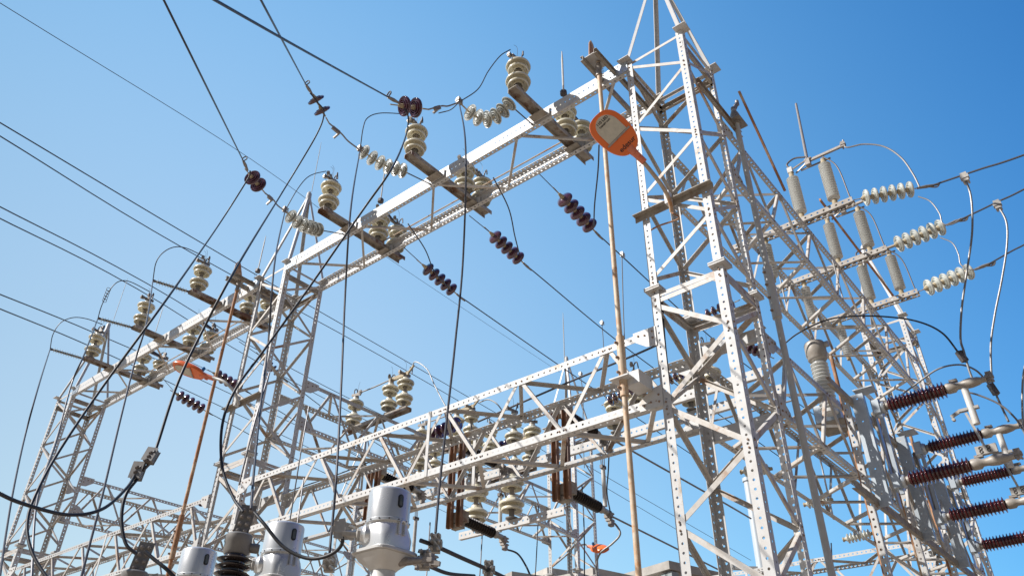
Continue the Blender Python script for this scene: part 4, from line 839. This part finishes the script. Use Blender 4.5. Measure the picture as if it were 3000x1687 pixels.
# ------------------------------------------------------------------ oxblood vertical switches at lower right
rb = ribbed('x', .86, .074, .114, 15, 'red', 'capgrey', 'oxblood_insulator', 'ribbed insulator', .06); f11 = [True]
for i, xx in enumerate((10.95, 12.85, 14.75)):
    w = ('nearest', 'middle', 'farthest')[i]
    t = thing('vertical_disconnector', ('nearest disconnector at right with two oxblood ribbed insulators on a bright zinc channel', 'middle disconnector at right with two oxblood ribbed insulators on zinc channel', 'farthest and lowest disconnector at right with two oxblood ribbed insulators')[i], 'disconnector', (xx, 2.7, 5.0), 'oxblood disconnectors')
    q = MB(); q.channel(V3(xx - .18, 2.66, 4.95), V3(xx - .18, 2.66, 6.55), EY, EX, .17, .10, .008, True, False); q.build('web_channel', 'newgalv', t)
    q = MB(); q.slab(V3(xx + .02, 2.52, 4.95), V3(xx + .02, 2.52, 6.5), EX, EY, .11, .008, 0, 0, False); q.bar(V3(xx - .05, 2.44, 5.1), V3(xx - .05, 2.44, 6.45), .05, .05); q.build('front_plate', 'newgalv', t)
    q = MB(); q.box(V3(xx - .10, 2.55, 6.60), .24, .27, .016); q.build('top_plate', 'zinc', t)
    q = MB(); q.bar(V3(xx + .1, 2.5, 5.2), V3(xx + .24, 2.6, 6.4), .06, .05); q.bar(V3(xx + .16, 2.4, 6.3), V3(xx + .2, 2.4, 5.9), .02); q.build('drive_bar', 'dirty', t)
    for z, lv in ((6.34, 'upper'), (5.28, 'lower')):
        q = MB(); q.box(V3(xx, 2.47, z), .20, .10, .20); q.lathe([(.085, 0), (.09, .03), (.075, .06)], V3(xx, 2.43, z), -EY, 18); q.build('mount', 'zinc', t, .004)
        o = rb if f11[0] else dup(rb, 'x'); f11[0] = False; part_of(o, t, (xx, 2.38, z), (.02, -1, .03))
        e_ = V3(xx, 2.38, z) + V3(.02, -1, .03).normalized() * .86
        t2 = t
        q = MB(); q.lathe([(.066, -.05), (.074, -.03), (.074, .05), (.048, .08), (.048, .13), (.062, .18), (.069, .25), (.056, .34), (.040, .38), (.040, .44)], e_, -EY, 20); t2 = q.build('cast_cap', 'capgrey', t)
        q = MB(); q.box(e_ + V3(0, -.06, .085), .07, .10, .03); clamp(q, e_ + V3(0, -.48, .02), 1.3)
        q.build('terminal', 'iron', t2)
        if lv == 'upper':
            q = MB(); q.rings([e_ + V3(0, -.16, -.06), e_ + V3(0, -.16, -.56)], .044, 16); q.build('tube', 'pipe', t2)
            q = MB(); q.box(e_ + V3(0, -.13, -.34), .06, .24, .035); q.bar(e_ + V3(0, -.02, -.34), e_ + V3(0, .10, -.39), .04, .03); q.lathe([(.022, 0), (.022, .05)], e_ + V3(-.02, .08, -.43), EX, 10); q.build('guide_lug', 'alu', t2)
        else:
            q = MB(); q.box(e_ + V3(0, -.17, .15), .07, .24, .11); q.bar(e_ + V3(0, -.16, .2), e_ + V3(0, -.08, .68), .03, .015); q.build('contact_box', 'alu', t2)
            q = MB()
            for yy in (-.11, -.20):
                for zz in (.13, .172): q.rings([e_ + V3(-.040, yy + .018 * cos(an), zz + .018 * sin(an)) for an in [j * pi / 6 for j in range(13)]], .005, 6, False)
            q.build('contact_rings', 'dark', t2)

t = thing('rail_frame', 'dusty channel frame tying the zinc switch bases together at lower right', 'support frame', (12.8, 2.62, 5.0))
for z in (5.02, 6.45):
    q = MB(); q.channel(V3(9.9, 2.72, z), V3(15.9, 2.72, z), EZ, EY, .10, .05, .006, False, False); q.build('rail', 'dirty', t)
for k, xa in enumerate((11.1, 12.1, 13.0, 14.0, 14.9)):
    brace(V3(xa, 2.70, 5.05), V3(xa + .8, 2.70, 6.42), -EY, t, .045); brace(V3(xa + .8, 2.74, 5.05), V3(xa, 2.74, 6.42), EY, t, .045)
for xa in (10.6, 12.5, 14.4):
    q = MB(); q.angle(V3(xa, 2.75, .0), V3(xa, 2.75, 6.55), EX, EY, .08, .005); q.build('post', 'perf_s', t)
    q = MB(); q.rings([V3(xa + .3, 2.9, 3.0), V3(xa + .3, 2.9, 7.3)], .028, 10); q.build('drive_pipe', 'rust', t)
# instrument transformer, hanging behind the tower and box
p0 = P(2395, 1050, y=3.3); 
t = thing('voltage_transformer', 'grey round-headed transformer on a ribbed column in the middle of the receding truss', 'transformer', (p0.x, p0.y, 6.7))
zc = p0.z
q = MB(); q.lathe([(.04, zc + .3), (.06, zc + .29), (.15, zc + .27), (.165, zc + .24), (.165, zc + .05), (.15, zc + .03), (.15, zc - .02), (.135, zc - .04), (.09, zc - .06)], V3(p0.x, p0.y, 0), EZ, 28); q.build('head', 'capgrey', t)
q = MB(); q.bar(V3(p0.x, p0.y, zc + .29), V3(p0.x, p0.y, zc + .42), .09, .02); q.build('terminal', 'alu', t); q = MB(); q.lathe([(.05, 0), (.05, .06)], V3(p0.x, p0.y - .16, zc + .2), -EY, 14); q.build('side_boss', 'alu', t)
pr = [(.085, zc - .05)]
for k in range(13): z = zc - .09 - k * .062; pr += [(.088, z), (.135, z - .026), (.135, z - .034), (.088, z - .05)]
q = MB(); q.lathe(pr + [(.12, z - .07), (.12, z - .12)], V3(p0.x, p0.y, 0), EZ, 28); q.build('column', 'grey', t)
t = thing('cabinet', 'grey zinc equipment box under the round-headed transformer', 'equipment box', P(2440, 1215, y=3.4)); q = MB(); c = P(2440, 1222, y=3.4); q.box(c, .5, .4, .30); q.build('body', 'zinc', t, .01); q = MB(); q.box(c - EZ * .17, .56, .46, .02); q.build('base_plate', 'dirty', t)

# grey horizontal strings below the lower receding truss
gst = ribbed('x', .62, .05, .10, 7, 'white', 'cement', 'rod_insulator', 'rod insulator', .07); f12 = [True]
for a, b, w in (((2170, 1382), (2262, 1372), 'left, seen through the near legs'), ((2355, 1478), (2440, 1462), 'middle'), ((2470, 1580), (2560, 1560), 'right, lowest')):
    A = P(*a, x=10.6 if w[0] == 'l' else 12.4 if w[0] == 'm' else 13.6); B = P(*b, x=A.x); o = use(f12, gst, 'short pale ribbed insulator lying under the lower receding truss, ' + w, 'short pale insulators'); place(o, A, B - A); o.scale = [max(.6, min(1.5, (B - A).length / .62))] * 3

# ------------------------------------------------------------------ foreground aluminium tanks (current transformer heads)
def tank(label, x, y, nsc=1.0):
    c = V3(x, y, 0); t = thing('current_transformer', label, 'current transformer', (x, y, 0), 'aluminium current transformers'); tc = (CAM - c); tc.z = 0; tc.normalize()
    z0 = 3.27
    q = MB(); q.lathe([(.0, z0 + .31), (.135, z0 + .31), (.149, z0 + .303), (.155, z0 + .288), (.155, z0 + .085), (.160, z0 + .08), (.160, z0 + .062), (.148, z0 + .055)], c, EZ, 48); q.build('expansion_drum', 'tank', t)
    def ring(q, z, hx, hy, rc, n=5):
        i0 = len(q.v)
        for sx, sy, a0 in ((1, 1, 0), (-1, 1, 90), (-1, -1, 180), (1, -1, 270)):
            for k in range(n): an = radians(a0 + 90 * k / (n - 1)); q.v.append(c + V3(sx * (hx - rc) + rc * cos(an), sy * (hy - rc) + rc * sin(an), z))
        return i0, 4 * n
    def loft(levels, name, m):
        q = MB(); prev = None
        for z, hx, hy, rc in levels:
            i0, n = ring(q, z, hx, hy, rc)
            if prev is not None:
                for k in range(n): q.face([prev + k, prev + (k + 1) % n, i0 + (k + 1) % n, i0 + k], None, True)
            else: q.face([i0 + k for k in range(n)][::-1])
            prev = i0
        q.face([prev + k for k in range(n)]); return q.build(name, m, t)
    body = loft([(z0 - .125, .138, .138, .05), (z0 - .05, .146, .146, .06), (z0 + .01, .146, .146, .10), (z0 + .065, .140, .140, .139)], 'body', 'tank')
    loft([(z0 - .155, .180, .172, .07), (z0 - .15, .187, .180, .07), (z0 - .134, .187, .180, .07), (z0 - .127, .180, .172, .07)], 'flange', 'tankbase')
    loft([(z0 - .262, .088, .088, .087), (z0 - .24, .105, .100, .08), (z0 - .20, .145, .138, .05), (z0 - .157, .168, .160, .05)], 'hopper', 'tankbase')
    q = MB(); q.lathe([(.092, z0 - .375), (.097, z0 - .37), (.097, z0 - .355), (.089, z0 - .345), (.087, z0 - .264)], c, EZ, 32); q.build('neck', 'tankbase', t)
    pr = [(.07, z0 - .37)]
    for k in range(22): z = z0 - .40 - k * .05; pr += [(.07, z), (.11, z - .022), (.11, z - .028), (.07, z - .04)]
    q = MB(); q.lathe(pr + [(.14, z - .06), (.14, z - .12)], c, EZ, 28); q.build('column', 'purple', t)
    q = MB(); q.box(c + EZ * (z - .12) / 2, .26, .26, z - .12); q.build('pedestal', 'galv', t)
    # sight glass on the drum, raised oval frame
    n = (tc * cos(radians(33)) + RT * sin(radians(33))).normalized(); s = EZ.cross(n).normalized(); pc = c + n * .1525 + EZ * (z0 + .205)
    def oval(q, r1, r2, hh, off):
        pts = []
        for k in range(24):
            an = 2 * pi * k / 24; pts.append((r1 * cos(an), r1 * sin(an) + (hh if sin(an) > 0 else -hh)))
        i0 = len(q.v)
        for d_ in (0, off):
            for u, v in pts: q.v.append(pc + s * u + EZ * v + n * (d_ - abs(u) * .12))
        q.face([i0 + 24 + k for k in range(24)])
        for k in range(24): q.face([i0 + k, i0 + (k + 1) % 24, i0 + 24 + (k + 1) % 24, i0 + 24 + k])
    q = MB(); oval(q, .021, 0, .027, .010); sf = q.build('sight_frame', 'ink', t); q = MB(); oval(q, .013, 0, .025, .0125); q.build('sight_glass', 'sightglass', sf)
    for zz, ch in ((z0 + .240, 'H'), (z0 + .168, 'L')):
        q = MB(); q.slab(pc + s * .034 + EZ * (zz - pc.z) + n * -.004, pc + s * .052 + EZ * (zz - pc.z) + n * -.0075, EZ, n, .004, .003, 0, 0, False); q.build('level_mark', 'ink', t)
    # side boss and primary terminal on the left, terminal on the right
    L_ = V3(-.82, .57, 0).normalized(); p = c + L_ * .12 + EZ * (z0 - .02)
    q = MB(); q.lathe([(.075, 0), (.078, .04), (.062, .055), (.058, .07)], p, L_, 28); q.build('boss', 'tank', body)
    q = MB(); q.lathe([(.045, .05), (.047, .09), (.026, .10), (.026, .195)], p, L_, 6); clamp(q, p + L_ * .20 + EZ * .02, 1.2, (EX, L_, EZ)); q.bar(p + L_ * .18, p + L_ * .21 + EZ * .10, .05, .025); q.build('terminal', 'alu', t)
    R_ = (-EY * .9 + EX * .42).normalized(); p = c + R_ * .12 + EZ * (z0 - .20); q = MB(); q.lathe([(.032, 0), (.026, .1), (.020, .2)], p, R_, 16); clamp(q, p + R_ * .22, .9, (EX, R_, EZ)); q.bar(p + R_ * .12, p + R_ * .30 - EZ * .03, .03, .03); q.build('terminal', 'iron', t)
    # lifting lug
    nl = (tc * cos(radians(48)) + RT * sin(radians(48))).normalized(); pl = c + nl * .158 + EZ * (z0 + .02); sl = EZ.cross(nl)
    q = MB(); q.rings([pl + sl * .026 * cos(a) + EZ * (.026 * sin(a) + .02) for a in [j * pi / 9 for j in range(10)]], .009, 8); q.bar(pl + sl * .026 + EZ * .02, pl + sl * .026 - EZ * .05, .018); q.bar(pl - sl * .026 + EZ * .02, pl - sl * .026 - EZ * .05, .018); q.build('lifting_lug', 'tank', t)
    q = MB()
    for k in range(14): an = k * 2 * pi / 14; q.bolt(c + V3(.159 * cos(an), .159 * sin(an), z0 + .071), (cos(an), sin(an), 0), .006, .006)
    q.build('rim_bolts', 'dark', t)
    return t
tank('largest round silver tank with a dark oval sight glass, at bottom centre', 3.80, 4.32)
tank('middle silver tank with an oval sight glass, below the second tower', 3.82, 5.60)
tank('leftmost and lowest silver tank, only its drum showing above the bottom edge', 3.80, 6.84)
# cables on the right of the largest tank
wire('bus_conductor', 'thick dark cable slanting right from beside the largest tank to the bottom edge', 'conductor', PW([(1232, 1582, 6.1), (1275, 1598, 6.2), (1350, 1632, 6.4), (1440, 1672, 6.7), (1520, 1712, 7.0)]), .017, 'cond', 'cables beside the largest tank')
wire('bus_conductor', 'dark cable with a drooping tail below the clamp right of the largest tank', 'conductor', PW([(1225, 1612, 6.0), (1245, 1620, 6.0), (1250, 1650, 6.0), (1275, 1665, 6.1), (1320, 1680, 6.2), (1390, 1686, 6.4)]), .014, 'cond', 'cables beside the largest tank')
for a, b, dd, w in ((1276, 1592, 6.2, 'under the near vertical wire'), (1245, 1640, 6.0, 'below the largest tank flange at right'), (1432, 1668, 6.7, 'at the bottom edge, far right end of the thick cable'), (967, 1648, 6.5, 'right of the middle tank')):
    q = MB(); ax = (RT, (FH * .3 - RT * .2).normalized(), EZ); clamp(q, P(a, b, d=dd), 1.35, (-FH, RT, EZ)); q.box(P(a, b, d=dd), .05, .07, .12, (-FH, RT, EZ)); tag(q.build('bolted_clamp', 'alu'), 'bolted aluminium clamp ' + w, 'clamp', 'bolted clamps near the tanks')

# ------------------------------------------------------------------ foreground black bushings with bolted plates
def bushing(label, c, ztop):
    t = thing('black_bushing', label, 'bushing', (c.x, c.y, 0), 'black foreground bushings'); c = V3(c.x, c.y, 0); tcm = CAM - c; tcm.z = 0; tcm.normalize(); s = EZ.cross(tcm).normalized()
    q = MB(); q.lathe([(.0, ztop), (.085, ztop), (.098, ztop - .012), (.100, ztop - .06), (.094, ztop - .07), (.094, ztop - .13), (.08, ztop - .15)], c, EZ, 32)
    q.lathe([(.035, 0), (.038, .05), (.03, .07)], c + s * .09 + EZ * (ztop - .09), s, 14); q.build('cap', 'castgrey', t)
    pr = [(.075, ztop - .14)]
    for k in range(24): z = ztop - .165 - k * .052; pr += [(.078, z), (.122, z - .016), (.128, z - .022), (.122, z - .028), (.078, z - .042)]
    q = MB(); q.lathe(pr + [(.13, z - .07), (.13, z - .16)], c, EZ, 36); q.build('porcelain', 'black', t)
    q = MB(); q.box(c + EZ * (z - .16) / 2, .3, .3, z - .16); q.build('pedestal', 'galv', t)
    q = MB(); pc = c + EZ * (ztop + .10) + s * .01; q.slab(pc - EZ * .11 + s * -.01, pc + EZ * .12 + s * .02, s, tcm, .105, .022, 0, 0, False); q.build('terminal_plate', 'castgrey', t, .004)
    q = MB()
    for r in range(4):
        for cc in (-1, 1): q.lathe([(.019, 0), (.019, .007), (.013, .007), (.013, .018), (.006, .022)], pc + EZ * (-.075 + r * .052) + s * (cc * .026 + r * .006 - .004) + tcm * .011, tcm, 12)
    q.build('bolts', 'iron', t); return t
b1 = P(702, 1565, d=6.5); bushing('black ribbed bushing with a bolted terminal plate between the two smaller tanks', b1, b1.z)
b2 = P(398, 1674, d=7.0); bushing('bushing cap with a bolted terminal plate at bottom left, mostly below the frame', b2, b2.z)

# ------------------------------------------------------------------ lightning rods
for a, b, kw, w, r in [((1648, 150), (1651, 275), dict(x=7.53), 'rod on the upper gantry beam left of the rusty pipe head', .018), ((780, 690), (755, 795), dict(x=7.6), 'rod on the left corner of the second tower', .014), ((942, 417), (913, 562), dict(x=8.02), 'whip on the peak of the second tower', .008),
                    ((374, 814), (333, 936), dict(x=8.02), 'whip on the peak of the farthest left tower', .008), ((485, 893), (456, 972), dict(x=7.6), 'short rod on the farther gantry beam', .010), ((1645, 918), (1655, 1088), dict(x=18.5), 'whip on the small far tower', .015), ((1121, 500), (1115, 590), dict(x=7.6), 'rod on the middle of the long gantry beam', .014)]:
    A, B = P(*a, **kw), P(*b, **kw); A = V3(B.x, B.y, A.z); t = thing('lightning_rod', 'thin upright lightning ' + w, 'lightning rod', B, 'lightning rods'); q = MB(); q.rings([B, B.lerp(A, .8), A], [r, r, r * .4], 8); q.build('rod', 'pipe', t)
    if r > .012 and kw['x'] < 10: q = MB(); q.lathe([(.06, -.02), (.06, .05), (.02, .07)], B, EZ, 8); q.build('foot', 'dark', t)

# ------------------------------------------------------------------ far pole and buildings
pb = P(2192, 1410, d=30); t = thing('lamp_pole', 'tall pale tapering steel pole with climbing rungs seen between the legs of the near tower', 'steel pole', (pb.x, pb.y, 0))
q = MB(); q.rings([V3(pb.x, pb.y, 0), V3(pb.x, pb.y, pb.z)], [.28, .16], 16); q.lathe([(.2, 0), (.2, .12)], V3(pb.x, pb.y, pb.z), EZ, 12); q.build('shaft', 'farpole', t)
q = MB()
for k in range(20): z = pb.z - .6 - k * .45; q.bar(V3(pb.x, pb.y, z), V3(pb.x, pb.y, z) + RT * .42, .025)
q.build('rungs', 'farpole', t)
for zz in (3.0, 6.3):
    q = MB(); q.bar(V3(pb.x, pb.y, pb.z - zz), V3(pb.x, pb.y, pb.z - zz) - RT * 1.0, .10, .14); q.lathe([(.08, 0), (.08, .2)], V3(pb.x, pb.y, pb.z - zz) - RT * 1.0, EZ, 10); q.build('arm_insulator', 'grey', t)
def building(label, cpx, dist, w, dep, h, mat_, floors, ang, roof_over=0.0, open_top=False):
    c = P(*cpx, d=dist); c = V3(c.x, c.y, 0); q_ = Quaternion(EZ, HEAD - pi / 2 + ang); ux, uy = q_ @ EX, q_ @ EY; t = thing('concrete_building', label, 'building', c, 'unfinished buildings in the distance'); fh = h / floors; ax = (ux, uy, EZ)
    for k in range(floors):
        z0 = k * fh; nb = max(2, int(w / 3.2)); bw = w / nb; ww = MB()
        for side, (sx, sy, L, nrm) in enumerate(((ux, uy, w, dep), (uy, ux, dep, w))):
            n = max(2, int(L / 3.2)); b_ = L / n
            for sg in (-1, 1):
                o0 = c + sy * (sg * nrm / 2)
                ww.box(o0 + EZ * (z0 + .55), *( (L, .2, 1.1) if side == 0 else (.2, L, 1.1)), ax); ww.box(o0 + EZ * (z0 + fh - .45), *((L, .2, .5) if side == 0 else (.2, L, .5)), ax)
                for j in range(n + 1): pp = o0 + sx * (-L / 2 + j * b_); ww.box(pp + EZ * (z0 + fh / 2), .9 if j % 2 else .6, .24 if side == 0 else .9, fh - .2, (sx, sy, EZ) if side == 0 else (sy, sx, EZ))
        ww.build('storey_wall', mat_, t); s = MB(); s.box(c + EZ * (z0 + fh - .1), w + .3, dep + .3, .2, ax); s.build('floor_slab', 'concrete', t)
        i_ = MB(); i_.box(c + EZ * (z0 + fh / 2), w - 1.4, dep - 1.4, fh - .5, ax); i_.build('inner_room', 'room_core', t)
    s = MB(); s.box(c + EZ * (h + .25), w + roof_over, dep + roof_over, .5, ax); s.build('roof_slab', 'concrete', t)
    return t
def hgt(px, py, d): return P(px, py, d=d - 8).z - .7
building('unfinished bare concrete building under the small far tower at bottom centre', (1560, 1640), 62, 9, 10, hgt(1545, 1650, 62), 'concrete', 4, .5)
building('tall narrow concrete stair block with open frames behind the small far tower', (1640, 1640), 66, 6, 6, hgt(1640, 1610, 66), 'concrete', 5, .5)
building('pale building with a broad overhanging roof slab right of the small far tower', (1790, 1660), 58, 12, 10, hgt(1850, 1662, 58), 'concrete', 4, .62, 1.6)
building('grey-green rendered block with dark openings left of the near tower foot', (1950, 1650), 60, 10, 10, hgt(1950, 1630, 60), 'concrete2', 4, .62, 1.0)
